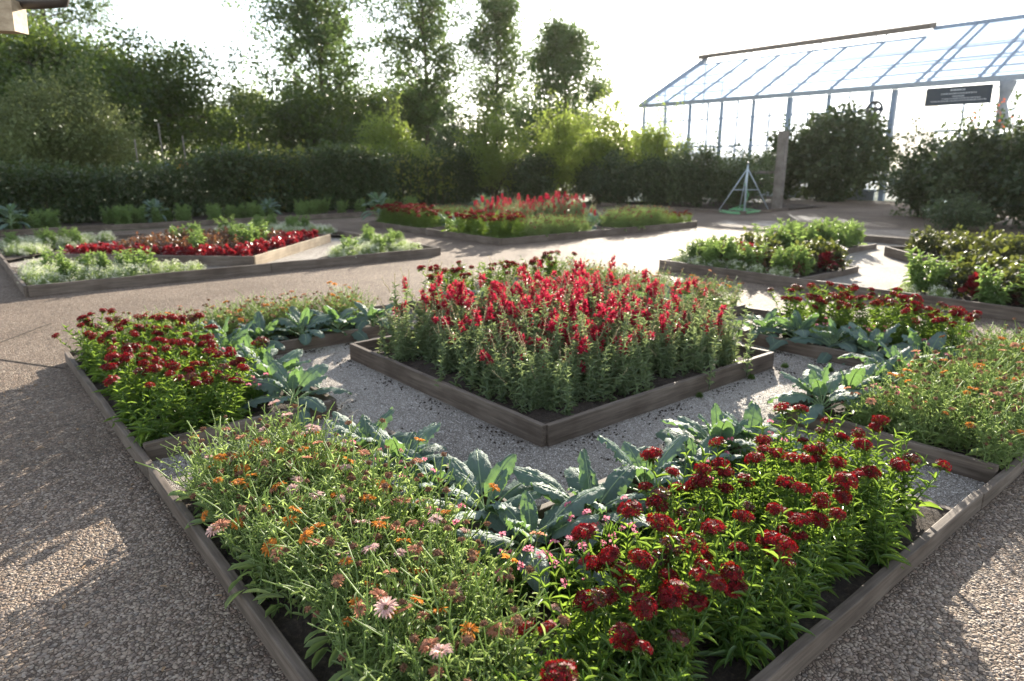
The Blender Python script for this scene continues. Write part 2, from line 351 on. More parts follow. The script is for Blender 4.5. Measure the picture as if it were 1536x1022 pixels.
cam = bpy.data.cameras.new('camera'); co = link('camera', cam, None, (0, 0, 1.6), (R(90-14.67), 0, R(-39.7)))
cam.lens = 24; cam.sensor_width = 36; cam.clip_end = 3000; cam.clip_start = .05
cam.dof.use_dof = True; cam.dof.focus_distance = 2.6; cam.dof.aperture_fstop = 2.8
S.camera = co
S.view_settings.view_transform = 'Standard'; S.view_settings.look = 'None'; S.view_settings.exposure = 1.8; S.view_settings.gamma = 1
S.cycles.use_denoising = True
S.cycles.max_bounces = 8; S.cycles.diffuse_bounces = 4; S.cycles.transmission_bounces = 6; S.cycles.transparent_max_bounces = 12
S.cycles.sample_clamp_indirect = 6

# ------------------------------------------------------------------ ground, pavement, gravel
def sheet(name, x0, y0, x1, y1, z, mat, label=None):
    b = MB(); b.add([(x0,y0,z),(x1,y0,z),(x1,y1,z),(x0,y1,z)], [(0,1,2,3)]); o = part(name, b, [mat], None); o['kind'] = 'structure'; return o
sheet('ground', -300, -300, 300, 300, -.004, M['meadow'])
sheet('pavement', -12, -12, 30.5, 18.7, 0, M['pave'])
MAINQ = (.64, .855, 6.55, 6.52); LBQ = (.68, 10.1, 6.73, 16.1); BQ = (8.45, 10.54, 14.89, 15.9); RBQ = (8.45, .75, 14.6, 6.61)
for q in (MAINQ, LBQ, BQ, RBQ): sheet('gravel_path', q[0], q[1], q[2], q[3], .006, M['gravel'])

def stones(name, pts, smin, smax, flat, mat, sink):
    k = len(pts)
    a = np.linspace(0, 2*np.pi, 6, endpoint=False)
    v = np.vstack([np.c_[np.cos(a), np.sin(a), 0*a], np.c_[.62*np.cos(a+.5), .62*np.sin(a+.5), 0*a+.75], [[0,0,1]]])
    q = []; t = []
    for i in range(6): j = (i+1) % 6; t += [(i, j, 6+i), (j, 6+j, 6+i), (6+i, 6+j, 12)]
    s = rng.uniform(smin, smax, k)*.5; az = rng.uniform(0, 2*np.pi, k); e = rng.uniform(.6, 1, k)
    T = np.zeros((k,3,3)); c, sn = np.cos(az), np.sin(az)
    T[:,0,0] = c*s; T[:,1,0] = sn*s; T[:,0,1] = -sn*s*e; T[:,1,1] = c*s*e; T[:,2,2] = s*flat*rng.uniform(.6, 1.2, k)
    tl = rng.normal(0, .15, (k,2)); T[:,2,0] = s*tl[:,0]; T[:,2,1] = s*tl[:,1]
    b = MB(); P = np.c_[pts, np.full(k, sink)]; b.inst((v, q, t), T, P, 0)
    o = link(name, b.mesh(name, [mat], True)); o['kind'] = 'stuff'; return o
def scatter_rect(rects, dens):
    out = []
    for x0, y0, x1, y1 in rects:
        n = int((x1-x0)*(y1-y0)*dens); out.append(np.c_[rng.uniform(x0, x1, n), rng.uniform(y0, y1, n)])
    return np.vstack(out)
stones('gravel', scatter_rect([(1.82,2.06,2.44,5.6),(4.96,2.06,5.46,5.6),(2.44,2.06,4.96,2.66),(2.44,5.12,4.96,5.58),(.66,3.32,1.8,3.93),(3.32,.87,3.93,2.04)], 5200), .005, .013, .7, M['stone'], .005)
near = scatter_rect([(-1.4,1.2,.59,4.2)], 3600)
near = np.vstack([near, scatter_rect([(.2,-.6,4.6,.8)], 3600)])
dd = np.hypot(near[:,0], near[:,1]); near = near[(rng.random(len(near)) < np.clip(3.2/dd, .2, 1)**2) & (dd > .9)]
stones('pavement_pebbles', near, .008, .02, .5, M['agg'], -.001)

cr = []
for (ax,ay,bx,by) in ((2.44,2.66,4.96,2.66),(2.44,2.66,2.44,5.1),(4.96,2.66,4.96,5.1),(1.82,2.08,1.82,3.3),(1.82,4,1.82,5.5),(2,2.08,3.3,2.08),(4,2.08,5.4,2.08),(5.42,2.1,5.42,3.3),(1.9,5.55,3.2,5.55)):
    n = int(np.hypot(bx-ax,by-ay)*170); t = rng.random(n); o_ = rng.exponential(.07, n)*np.where(rng.random(n)<.5,1,1); cl = np.sin(t*23+ax*7)*.5+.5; ok = rng.random(n) < cl
    sx = (-1 if ax < 3.7 else 1) if ax == bx else 0; sy = (-1 if ay < 3.9 else 1) if ay == by else 0
    if ax in (1.82,) : sx = 1
    if ax == 5.42: sx = -1
    if ay == 2.08: sy = 1
    if ay == 5.55: sy = -1
    cr.append(np.c_[ax+(bx-ax)*t+sx*o_, ay+(by-ay)*t+sy*o_][ok])
stones('soil_crumbs', np.vstack(cr), .006, .022, .8, M['soil'], .007)
# pavement joints: narrow dark grooves
def joint(a, b):
    m = MB(); m.bar((*a, .0035), (*b, .0035), .012, .003); o = part('pavement_joint', m, [M['soil']], None); o['kind'] = 'structure'
joint((-.5, 8.2), (.58, 6.3)); joint((.72, 8.25), (-.9, 6.1))

# ------------------------------------------------------------------ timber boards and beds
def board(parent, a, b, h=.14, t=.038, mat=None, name='board', z0=0.0):
    a = Vector((a[0], a[1], 0)); b = Vector((b[0], b[1], 0)); L = (b-a).length
    m = MB(); n = max(2, int(L/.3)); xs = np.linspace(0, L, n+1); hh = h + rng.normal(0, .0022, n+1); yy = rng.normal(0, .0015, n+1)
    V = []; q = []
    for x, hz, y in zip(xs, hh, yy): V += [(x, -t/2+y, 0), (x, t/2+y, 0), (x, t/2+y, hz), (x, -t/2+y, hz)]
    for i in range(n):
        k = 4*i
        for j in range(4): q.append((k+j, k+(j+1)%4, k+4+(j+1)%4, k+4+j))
    q += [(0,3,2,1), (4*n, 4*n+1, 4*n+2, 4*n+3)]
    q = [f[::-1] for f in q]
    m.add(V, q)
    o = part(name, m, [mat or M['wood']], parent, False, .005)
    o.location = (a.x, a.y, z0); o.rotation_euler = (0, 0, math.atan2(b.y-a.y, b.x-a.x)); return o
def frame_ring(parent, pts, **k):
    n = len(pts)
    for i in range(n): board(parent, pts[i], pts[(i+1) % n], **k)
def soil(parent, polys, z=.085):
    """one lumpy soil mesh filling the given rectangles (world x0,y0,x1,y1) or point-in-test lambdas"""
    b = MB()
    for (x0, y0, x1, y1) in polys:
        nx = max(2, int((x1-x0)/.05)); ny = max(2, int((y1-y0)/.05))
        X, Y = np.meshgrid(np.linspace(x0, x1, nx+1), np.linspace(y0, y1, ny+1), indexing='ij')
        Z = z + rng.normal(0, .008, X.shape) + .012*np.sin(X*5.1)*np.cos(Y*4.3)
        V = np.c_[X.ravel(), Y.ravel(), Z.ravel()]
        i, j = np.meshgrid(np.arange(nx), np.arange(ny), indexing='ij'); a = (i*(ny+1)+j).ravel()
        b.add(V, np.c_[a, a+ny+1, a+ny+2, a+1])
    o = part('soil', b, [M['soil']], parent, True); return o
def soil_tri(parent, p, z=.085, n=26):
    b = MB(); p = [np.array(q, float) for q in p]; V = []; idx = {}; t = []
    for i in range(n+1):
        for j in range(n+1-i):
            idx[i, j] = len(V); c = p[0] + (p[1]-p[0])*i/n + (p[2]-p[0])*j/n; V.append((c[0], c[1], z + rng.normal(0, .007)))
    for i in range(n):
        for j in range(n-i):
            t.append((idx[i,j], idx[i+1,j], idx[i,j+1]))
            if i+j < n-1: t.append((idx[i+1,j], idx[i+1,j+1], idx[i,j+1]))
    b.add(V, None, t); return part('soil', b, [M['soil']], parent, True)

def edging(q, label, grp='timber edgings around the flower squares', hgt=.14):
    x0, y0, x1, y1 = q; o = root('timber_edging', label, 'edging', grp, (x0, y0, 0)); t = .019
    P = [(0,0), (x1-x0,0), (x1-x0,y1-y0), (0,y1-y0)]
    def run(a, b):
        a, b = Vector(a), Vector(b); n = max(1, round((b-a).length/2.5)); u = (b-a).normalized()
        for i in range(n):
            j = Vector((random.gauss(0,.003), random.gauss(0,.003))); board(o, tuple(a+(b-a)*i/n+j), tuple(a+(b-a)*(i+1)/n-u*.004+j), h=hgt+random.gauss(0,.004))
    run((0, 0), (0, y1-y0)); run((x1-x0, 0), (x1-x0, y1-y0)); run((.023, 0), (x1-x0-.023, 0)); run((.023, y1-y0), (x1-x0-.023, y1-y0)); return o
edging(MAINQ, 'weathered board edging around the whole nearest flower square', hgt=.088)
edging(LBQ, 'weathered board edging around the white alyssum square on the left')
edging(BQ, 'low board edging around the far flower square before the tall shrubs')
edging(RBQ, 'weathered board edging around the lime and purple square on the right')

def lbed(q, cx0, cx1, cy0, cy1, which, label, grp='L-shaped beds around the snapdragon square', gaps=None):
    """L bed at one corner of square q around the inner square [cx0,cx1]x[cy0,cy1]; gaps = (xa,xb,ya,yb) path edges"""
    x0, y0, x1, y1 = q; xa, xb, ya, yb = gaps; e = .022; g = root('garden_bed', label, 'garden bed', grp, (0, 0, 0))
    if which == 'front':
        P = [(cx0, cy0)]; board(g, (cx0, cy0-.0), (cx0, ya), h=.115); board(g, (cx0+.02, cy0), (xa, cy0), h=.115); board(g, (x0+e, ya), (cx0-.02, ya), h=.08); board(g, (xa, y0+e), (xa, cy0-.02), h=.08)
        rs = [(x0+.02, y0+.02, cx0-.02, ya-.02), (cx0-.02, y0+.02, xa-.02, cy0-.02)]
    if which == 'left':
        board(g, (cx0, yb), (cx0, cy1), h=.115); board(g, (cx0+.02, cy1), (xa, cy1), h=.115); board(g, (x0+e, yb), (cx0-.02, yb), h=.115); board(g, (xa, cy1+.02), (xa, y1-e), h=.115)
        rs = [(x0+.02, yb+.02, cx0-.02, y1-.02), (cx0-.02, cy1+.02, xa-.02, y1-.02)]
    if which == 'right':
        board(g, (cx1, cy0), (cx1, ya), h=.115); board(g, (xb, cy0), (cx1-.02, cy0), h=.115); board(g, (cx1+.02, ya), (x1-e, ya), h=.115); board(g, (xb, y0+e), (xb, cy0-.02), h=.115)
        rs = [(cx1+.02, y0+.02, x1-.02, ya-.02), (xb+.02, y0+.02, cx1+.02, cy0-.02)]
    if which == 'back':
        board(g, (cx1, yb), (cx1, cy1), h=.115); board(g, (xb, cy1), (cx1-.02, cy1), h=.115); board(g, (cx1+.02, yb), (x1-e, yb), h=.115); board(g, (xb, cy1+.02), (xb, y1-e), h=.115)
        rs = [(cx1+.02, yb+.02, x1-.02, y1-.02), (xb+.02, cy1+.02, cx1+.02, y1-.02)]
    soil(g, rs, .052); return rs
def cbed(x0, y0, x1, y1, label, z=.085):
    g = root('garden_bed', label, 'garden bed', 'inner square beds', (0,0,0))
    board(g, (x0, y0), (x0, y1)); board(g, (x1, y0+.02), (x1, y1)); board(g, (x0+.022, y0), (x1+.019, y0), h=.138); board(g, (x0+.022, y1), (x1-.022, y1))
    soil(g, [(x0+.02, y0+.02, x1-.02, y1-.02)], z); return g
MG = (3.32, 3.93, 3.3, 3.95)
lbed(MAINQ, 1.78, 5.48, 2.03, 5.6, 'front', 'nearest L-shaped bed with orange calendulas and dark red sweet williams', gaps=MG)
lbed(MAINQ, 1.78, 5.48, 2.03, 5.6, 'left', 'L-shaped bed left of the red snapdragon square', gaps=MG)
lbed(MAINQ, 1.78, 5.48, 2.03, 5.6, 'right', 'L-shaped bed right of the red snapdragon square', gaps=MG)
lbed(MAINQ, 1.78, 5.48, 2.03, 5.6, 'back', 'L-shaped bed directly behind the red snapdragon square', gaps=MG)
CB = (2.48, 2.70, 4.92, 5.08)
cbed(*CB, 'square bed of red snapdragons at the middle of the nearest square')

# ------------------------------------------------------------------ plants: each variant is a list of (name, mesh, loc, rot, scale)
def ground_mesh(b, name, mats): return b.mesh(name, mats, True)

def kale_variant(big=.98, tall=0.0, n=16):
    b = MB(); st = MB()
    h0 = .075 + tall
    st.tube([(0,0,0), (.005,.003,h0*.5), (0,0,h0)], [.014, .013, .010], 7, 0)
    for i in range(n):
        f = (i+.5)/n; az = i*2.39996 + rng.normal(0, .25)
        p0 = R(76 - 64*f + rng.normal(0, 9)); L = big*(.13 + .12*math.sin(min(1, f*1.6)*math.pi/2)) * rng.uniform(.85, 1.15)
        W = L*rng.uniform(.40, .50); pet = .035 + .09*f*big
        curl = R(rng.uniform(50, 110)) * (.35 + .8*f)
        ns, nw = 16, 8
        z0 = h0 - f*(h0*.75 if not tall else tall*.75)
        # spine
        tot = pet + L; S_ = np.linspace(0, tot, ns+7); ds = S_[1]-S_[0]
        ang = p0 - curl*(S_/tot)**1.6; r = np.cumsum(np.cos(ang))*ds; z = np.cumsum(np.sin(ang))*ds
        bend = rng.normal(0, .12)*(S_/tot)**2*L
        ca, sa = math.cos(az), math.sin(az)
        sp = np.c_[r*ca - bend*sa, r*sa + bend*ca, z0 + z]
        b.tube(sp[:-1], np.linspace(.0055, .0015, len(sp)-1)*big, 5, 1, .5)
        ii = np.searchsorted(S_, pet); t = np.clip((S_[ii:] - pet)/L, 0, 1); P = sp[ii:]; A = ang[ii:]
        prof = np.sin(np.pi*np.clip(t*.93+.035, 0, 1)**.85)**.55; prof[-1] *= .75
        u = np.linspace(-1, 1, nw+1)
        rad = np.c_[np.cos(A)*ca, np.cos(A)*sa, np.sin(A)]; nor = np.c_[-np.sin(A)*ca, -np.sin(A)*sa, np.cos(A)]; side = np.array([-sa, ca, 0])
        roll = rng.normal(0, .18)
        V = (P[:, None] + (u[None, :, None]*W*.5*prof[:, None, None])*(side*math.cos(roll))[None, None]
             + nor[:, None]*((-(np.abs(u)**2.2)*.24*W + np.abs(u)*.09*W + u*math.sin(roll)*W*.5)[None, :, None]*prof[:, None, None]))
        bump = rng.normal(0, .0036*big, V.shape[:2])*(np.abs(u) > .05)[None]; edge = rng.normal(0, .004, V.shape[:2])*(np.abs(u) > .9)[None]
        V = V + nor[:, None]*(bump + edge*1.5)[..., None]
        m = len(P); i_, j_ = np.meshgrid(np.arange(m-1), np.arange(nw), indexing='ij'); a = (i_*(nw+1)+j_).ravel()
        b.add(V.reshape(-1,3), np.c_[a, a+1, a+nw+2, a+nw+1], None, 0, np.clip(.5 + rng.normal(0, .2), 0, 1))
    return [('stem', ground_mesh(st, 'kale_stem', [M['kale_rib']])), ('foliage', ground_mesh(b, 'kale_foliage', [M['kale'], M['kale_rib']]))], []

def stem_path(h, lean, az, n=6, curve=.5):
    t = np.linspace(0, 1, n); r = lean*h*(t**(1+curve)); 
    return np.c_[r*math.cos(az), r*math.sin(az), h*t*(1-.12*lean*t)]
def along(P, s):
    k = len(P)-1; x = np.clip(s, 0, 1)*k; i = np.minimum(x.astype(int), k-1); f = (x-i)[:, None]; return P[i]*(1-f)+P[i+1]*f

def sw_variant():
    b = MB(); heads = []
    for i in range(rng.integers(10, 14)):
        az = rng.uniform(0, 2*np.pi); h = rng.uniform(.17, .36); lean = rng.uniform(.05, .55)
        P = stem_path(h, lean, az) + np.array([rng.normal(0,.03), rng.normal(0,.03), 0]); b.tube(P, np.linspace(.0035, .0022, len(P)), 4, 0, .5)
        nl = int(h/.032); s = np.linspace(.05, .99, nl); pos = np.repeat(along(P, s), 2, 0); ss = np.repeat(s, 2)
        la = rng.uniform(0, 6.28) + np.repeat(np.arange(nl)*1.57, 2) + np.tile([0, np.pi], nl) + rng.normal(0, .3, 2*nl)
        el = R(15) + ss*R(38) + rng.normal(0, .22, 2*nl)
        d = np.c_[np.cos(la)*np.cos(el), np.sin(la)*np.cos(el), np.sin(el)]; n = np.c_[-np.cos(la)*np.sin(el), -np.sin(la)*np.sin(el), np.cos(el)] + rng.normal(0, .35, (2*nl,3))
        Lh = rng.uniform(.05, .092, 2*nl)*(1-.4*ss); b.inst(LANCE, frames(d, n, Lh*.17, Lh, Lh), pos, 0)
        dr = P[-1]-P[-2]; dr /= np.linalg.norm(dr)
        if h > .24: P2 = P[-1] + np.outer([0,.5,1], dr*.6+np.array([0,0,.4]))*rng.uniform(.02,.075); b.tube(P2, .002, 4, 0); heads.append((P2[-1], dr, h))
    k = 26; la = rng.uniform(0, 6.28, k); el = rng.uniform(-.05, .6, k); d = np.c_[np.cos(la)*np.cos(el), np.sin(la)*np.cos(el), np.sin(el)]
    Lh = rng.uniform(.07, .115, k); b.inst(LANCE, frames(d, np.c_[0*la, 0*la, 0*la+1] + rng.normal(0, .3, (k,3)), Lh*.17, Lh, Lh), np.c_[rng.normal(0,.035,(k,2)), rng.uniform(.01,.08,k)], 0)
    heads.sort(key=lambda a: -a[2])
    return [('foliage', ground_mesh(b, 'sweet_william_foliage', [M['sw']]))], heads

def sw_head(mat='sw_red', k=46):
    b = MB()
    # floret: five toothed petals round a dark eye
    v = [(0,0,0)]; q = []
    for j in range(5):
        a = j*2*np.pi/5; n = len(v)
        for da, rr, z in ((-.5, .75, .1), (-.28, 1.05, .24), (0, .88, .12), (.28, 1.05, .24), (.5, .75, .1)): v.append((rr*math.cos(a+da), rr*math.sin(a+da), z))
        q += [(0, n, n+1, n+2), (0, n+2, n+3, n+4)]
    fl = (np.array(v), q, [])
    i = np.arange(k); ph = np.arccos(1 - .93*(i+.5)/k*1.12); th = i*2.39996
    nrm = np.c_[np.sin(ph)*np.cos(th), np.sin(ph)*np.sin(th), np.cos(ph)]
    P = nrm*np.array([.036, .036, .024]) + rng.normal(0, .0022, (k,3)); n2 = nrm + rng.normal(0, .3, (k,3)); n2 /= np.linalg.norm(n2, axis=1)[:,None]
    T = frames(np.cross(n2, unit(k)), n2, .0095, .0095, .011); b.inst(fl, T, P, 0)
    d = np.c_[np.cos(th), np.sin(th), 0*th - .6]
    b.inst(NARROW, frames(-nrm + rng.normal(0,.15,(k,3)), unit(k), .004, .022, .02), P*np.array([.9,.9,.7]), 1)
    b.tube([(0,0,-.03), (0,0,0)], [.003, .012], 5, 1)
    k2 = 10; la = rng.uniform(0, 6.28, k2); d = np.c_[np.cos(la), np.sin(la), rng.uniform(-.1,.5,k2)]
    b.inst(LANCE, frames(d, np.tile([0,0,1.], (k2,1)), .009, .045, .04), np.tile([0,0,-.016], (k2,1)), 2)
    return ground_mesh(b, 'sweet_william_head', [M[mat], M['sw_calyx'], M['sw']])

def cal_variant():
    b = MB(); heads = []
    for i in range(rng.integers(25, 31)):
        az = rng.uniform(0, 2*np.pi); h = rng.uniform(.17, .37); lean = rng.uniform(.05, .7)
        P = stem_path(h, lean, az, 7, .8); P += np.array([rng.normal(0,.04), rng.normal(0,.04), 0]); P[1:-1] += rng.normal(0, .006, (5,3))
        b.tube(P, np.linspace(.0032, .0018, len(P)), 4, 0, .6)
        nl = int(h/.021); s = np.linspace(.04, .86, nl); pos = along(P, s)
        la = rng.uniform(0, 6.28) + np.arange(nl)*2.4 + rng.normal(0, .3, nl); el = R(35) + rng.normal(0, .35, nl)
        d = np.c_[np.cos(la)*np.cos(el), np.sin(la)*np.cos(el), np.sin(el)]; n = np.c_[0*la, 0*la, 0*la+1] + rng.normal(0, .4, (nl,3))
        Lh = rng.uniform(.024, .050, nl)*(1.1-.55*s); b.inst(OBLONG, frames(d, n, Lh*.21, Lh, Lh), pos, 0)
        dr = P[-1]-P[-2]; heads.append((P[-1], dr/np.linalg.norm(dr), h))
        if rng.random() < .6:   # side branch
            s0 = rng.uniform(.45, .7); p0 = along(P, np.array([s0]))[0]; a2 = az + rng.normal(0, 1.2); L2 = rng.uniform(.06, .13)
            p1 = p0 + np.array([math.cos(a2)*L2*.5, math.sin(a2)*L2*.5, L2*.9]); mid = (p0+p1)/2 + np.array([math.cos(a2), math.sin(a2), 0])*.01
            b.tube([p0, mid, p1], [.002, .0018, .0015], 4, 0, .6); dr = p1-mid; heads.append((p1, dr/np.linalg.norm(dr), p1[2]))
    k = 22; la = rng.uniform(0, 6.28, k); el = rng.uniform(0, .8, k); d = np.c_[np.cos(la)*np.cos(el), np.sin(la)*np.cos(el), np.sin(el)]
    Lh = rng.uniform(.06, .11, k); b.inst(OBLONG, frames(d, np.tile([0,0,1.], (k,1)) + rng.normal(0,.3,(k,3)), Lh*.26, Lh, Lh), np.c_[rng.normal(0,.05,(k,2)), rng.uniform(.01,.12,k)], 0)
    heads.sort(key=lambda a: -a[2]); return [('foliage', ground_mesh(b, 'calendula_foliage', [M['cal']]))], heads

def daisy(mat, open_=1.0):
    b = MB()
    for n_, rr, el in ((17, .024, .22), (13, .018, .55)):
        a = np.arange(n_)*2*np.pi/n_ + rng.normal(0, .06, n_); e = el/open_ + rng.normal(0, .14, n_)
        d = np.c_[np.cos(a)*np.cos(e), np.sin(a)*np.cos(e), np.sin(e)]; L_ = rr*rng.uniform(.85, 1.1, n_)
        b.inst(OBLONG, frames(d, np.tile([0,0,1.], (n_,1)), .0055, L_, L_), np.c_[.004*np.cos(a), .004*np.sin(a), 0*a], 0)
    i = np.arange(16); ph = i/16*1.3; th = i*2.4; nrm = np.c_[np.sin(ph)*np.cos(th), np.sin(ph)*np.sin(th), np.cos(ph)]
    b.inst(LEAF2, frames(np.cross(nrm, unit(16)), nrm, .004, .004, .004), nrm*np.array([.007,.007,.004]) + [0,0,.002], 1)
    b.tube([(0,0,-.012), (0,0,-.004), (0,0,.001)], [.002, .008, .007], 6, 2)
    return ground_mesh(b, 'calendula_flower', [mat, M['cal_brown'], M['cal']])
def spent():
    b = MB(); k = 44; nrm = unit(k); nrm[:,2] = np.abs(nrm[:,2])*.9 - .15
    P = nrm*.0065; b.inst(NARROW, frames(nrm + rng.normal(0,.5,(k,3)), unit(k), .0032, .009*rng.uniform(.6,1.3,k), .008), P, 0)
    a = np.linspace(0, 6.28, 9)[:-1]
    b.tube([(0,0,-.008), (0,0,-.003), (0,0,.004), (0,0,.008)], [.002, .008, .0085, .003], 7, 0)
    k = 7; a = rng.uniform(0, 6.28, k); d = np.c_[np.cos(a), np.sin(a), rng.uniform(-.3,.5,k)]
    b.inst(OBLONG, frames(d, np.tile([0,0,1.], (k,1)), .003, .014, .014), np.zeros((k,3)), 1)
    return ground_mesh(b, 'spent_head', [M['cal_brown'], M['cal_sal']])

def snap_variant(h0=.2, h1=.5, ns=13, wid=.12, mat='snap', lw=.2, seeds=.4, bl=1.0):
    b = MB(); heads = []
    for i in range(ns):
        az = rng.uniform(0, 2*np.pi); h = rng.uniform(h0, h1); lean = rng.uniform(.0, .55)
        P = stem_path(h, lean, az) + np.array([rng.normal(0,wid*.6), rng.normal(0,wid*.6), 0]); b.tube(P, np.linspace(.0035, .002, len(P)), 4, 0, .5)
        nl = int(h/.0085); s = np.linspace(.06, .97, nl); pos = along(P, s); la = np.arange(nl)*2.39996 + rng.uniform(0,6.28); el = R(28) + rng.normal(0, .45, nl)
        d = np.c_[np.cos(la)*np.cos(el), np.sin(la)*np.cos(el), np.sin(el)]; n = np.c_[0*la, 0*la, 0*la+1] + rng.normal(0, .5, (nl,3))
        Lh = bl*rng.uniform(.036, .064, nl)*(1-.4*s**2); b.inst(NARROW, frames(d, n, Lh*lw, Lh, Lh), pos, 0)
        dr = P[-1]-P[-2]; dr /= np.linalg.norm(dr)
        if rng.random() < seeds:
            L2 = rng.uniform(.06, .16); P2 = P[-1] + dr*np.linspace(0, L2, 4)[:,None] + rng.normal(0,.003,(4,3)); b.tube(P2, [.002,.0018,.0015,.001], 4, 1)
            k = int(L2/.007); s = np.linspace(0, 1, k); la = np.arange(k)*2.4
            b.inst(LEAF2, frames(np.c_[np.cos(la), np.sin(la), 0*la+.8], unit(k), .006, .010, .01), along(P2, s), 1)
        else: heads.append((P[-1], dr, h))
    return [('foliage', ground_mesh(b, 'snapdragon_foliage', [M[mat], M['snap_seed']]))], heads
def spike(n=13, L=.12):
    b = MB(); v = []; q = []
    # floret: tube, two upright upper lobes, three spreading lower lobes
    for a, r0, z0, r1, z1, wd in ((-.35,.2,.25,.75,.95,.5),(.35,.2,.25,.75,.95,.5),(-.6,.25,.1,1.05,-.15,.5),(0,.25,.1,1.15,-.25,.55),(.6,.25,.1,1.05,-.15,.5)):
        k = len(v); c = lambda r, an, z: (r*math.cos(an), r*math.sin(an), z)
        v += [c(.05, a, .0), c(r0+.35, a-wd*.6, (z0+z1)/2+.1), c(r1, a, z1), c(r0+.35, a+wd*.6, (z0+z1)/2+.1)]; q.append((k, k+1, k+2, k+3))
    k = len(v); v += [(0,-.16,0), (.55,-.22,.15), (.55,.22,.15), (0,.16,0), (.5,0,.42), (0,0,.2)]; q += [(k,k+1,k+2,k+3), (k,k+1,k+4,k+5), (k+3,k+2,k+4,k+5)]
    fl = (np.array(v), q, [])
    i = np.arange(n); z = i/n*L; az = i*2.1 + rng.normal(0,.3,n); sz = (.035 - .017*(i/n)**2)*rng.uniform(.85,1.15,n)
    T = np.zeros((n,3,3)); c, s_ = np.cos(az), np.sin(az); tl = R(15)
    T[:,0,0] = c*sz; T[:,1,0] = s_*sz; T[:,2,0] = math.sin(tl)*sz; T[:,0,1] = -s_*sz; T[:,1,1] = c*sz; T[:,2,2] = sz
    b.inst(fl, T, np.c_[rng.normal(0,.005,n), rng.normal(0,.005,n), z+rng.normal(0,.005,n)], 0); b.tube([(0,0,-.02),(0,0,L*.6),(0,0,L+.015)], [.002,.002,.001], 4, 1)
    k = 8; la = np.arange(k)*2.4; b.inst(LEAF2, frames(np.c_[np.cos(la), np.sin(la), 0*la+1.5], unit(k), .005, .008, .008), np.c_[0*la, 0*la, L + np.arange(k)*.003], 1)
    return ground_mesh(b, 'flower_spike', [M['snap_red'], M['snap']])

def fine_variant():
    b = MB(); k = 520; d = unit(k); d[:,2] = np.abs(d[:,2])+.25; rr = rng.random(k)**.5
    P = d*rr[:,None]*np.array([.085,.085,.11]); P[:,2] += .01; Lh = rng.uniform(.02,.042,k)
    b.inst(NARROW, frames(d + rng.normal(0,.35,(k,3)), unit(k), Lh*.11, Lh, Lh), P, 0)
    heads = []
    for i in range(11):
        az = rng.uniform(0,6.28); P = stem_path(rng.uniform(.15,.24), rng.uniform(.1,.8), az, 5); b.tube(P, .0013, 3, 0); dr = P[-1]-P[-2]; heads.append((P[-1], dr/np.linalg.norm(dr), 0))
    return [('foliage', ground_mesh(b, 'pink_plant_foliage', [M['fine']]))], heads
def pinkhead():
    b = MB(); k = 14; a = np.arange(k)*2.4; ph = np.sqrt(np.arange(k)/k)*1.35; nrm = np.c_[np.sin(ph)*np.cos(a), np.sin(ph)*np.sin(a), np.cos(ph)]
    b.inst(LEAF4, frames(np.cross(nrm, unit(k))*.4 + nrm*.5 + rng.normal(0,.2,(k,3)), nrm, .009, .011, .012), nrm*np.array([.009,.009,.005]), 0)
    return ground_mesh(b, 'pink_flower', [M['pinkfl']])

def alys_variant():
    b = MB(); k = 300; d = unit(k); d[:,2] = np.abs(d[:,2])+.15; d /= np.linalg.norm(d, axis=1)[:,None]; Lh = rng.uniform(.02,.035,k)
    P = d*np.array([.13,.13,.12])*rng.uniform(.3,.95,k)[:,None]; b.inst(NARROW, frames(d+rng.normal(0,.4,(k,3)), unit(k), Lh*.2, Lh, Lh), P, 0)
    f = MB(); k = 38; d = unit(k); d[:,2] = np.abs(d[:,2])+.12; d /= np.linalg.norm(d, axis=1)[:,None]; C = d*np.array([.145,.145,.135])*rng.uniform(.9,1.1,k)[:,None]
    P = np.repeat(C, 13, 0) + rng.normal(0,.011,(k*13,3)); nr = np.repeat(d,13,0)+rng.normal(0,.5,(k*13,3))
    f.inst(LEAF2, frames(np.cross(nr, unit(k*13)), nr, .009, .009, .009), P, 0)
    return [('foliage', ground_mesh(b, 'alyssum_foliage', [M['alys_l']])), ('blossom', ground_mesh(f, 'alyssum_blossom', [M['alys']]))], []
def rosette_variant(mat, k, hgt, rad, leafL, wr=.6, tmpl=LEAF4):
    b = MB(); a = rng.uniform(0,6.28,k); f = rng.random(k); el = R(15)+f*R(55)+rng.normal(0,.25,k)
    d = np.c_[np.cos(a)*np.cos(el), np.sin(a)*np.cos(el), np.sin(el)]; r = rad*(1-f*.8); P = np.c_[np.cos(a)*r*.5, np.sin(a)*r*.5, hgt*(.15+.75*f)*rng.uniform(.7,1.05,k)]
    Lh = leafL*rng.uniform(.7,1.2,k); b.inst(tmpl, frames(d, np.tile([0,0,1.],(k,1))+rng.normal(0,.35,(k,3)), Lh*wr, Lh, Lh), P, 0)
    for i in range(4): b.tube(stem_path(hgt*.8, .25, i*1.6), .004, 4, 0)
    return [('foliage', ground_mesh(b, 'leafy_foliage', [M[mat]]))], []
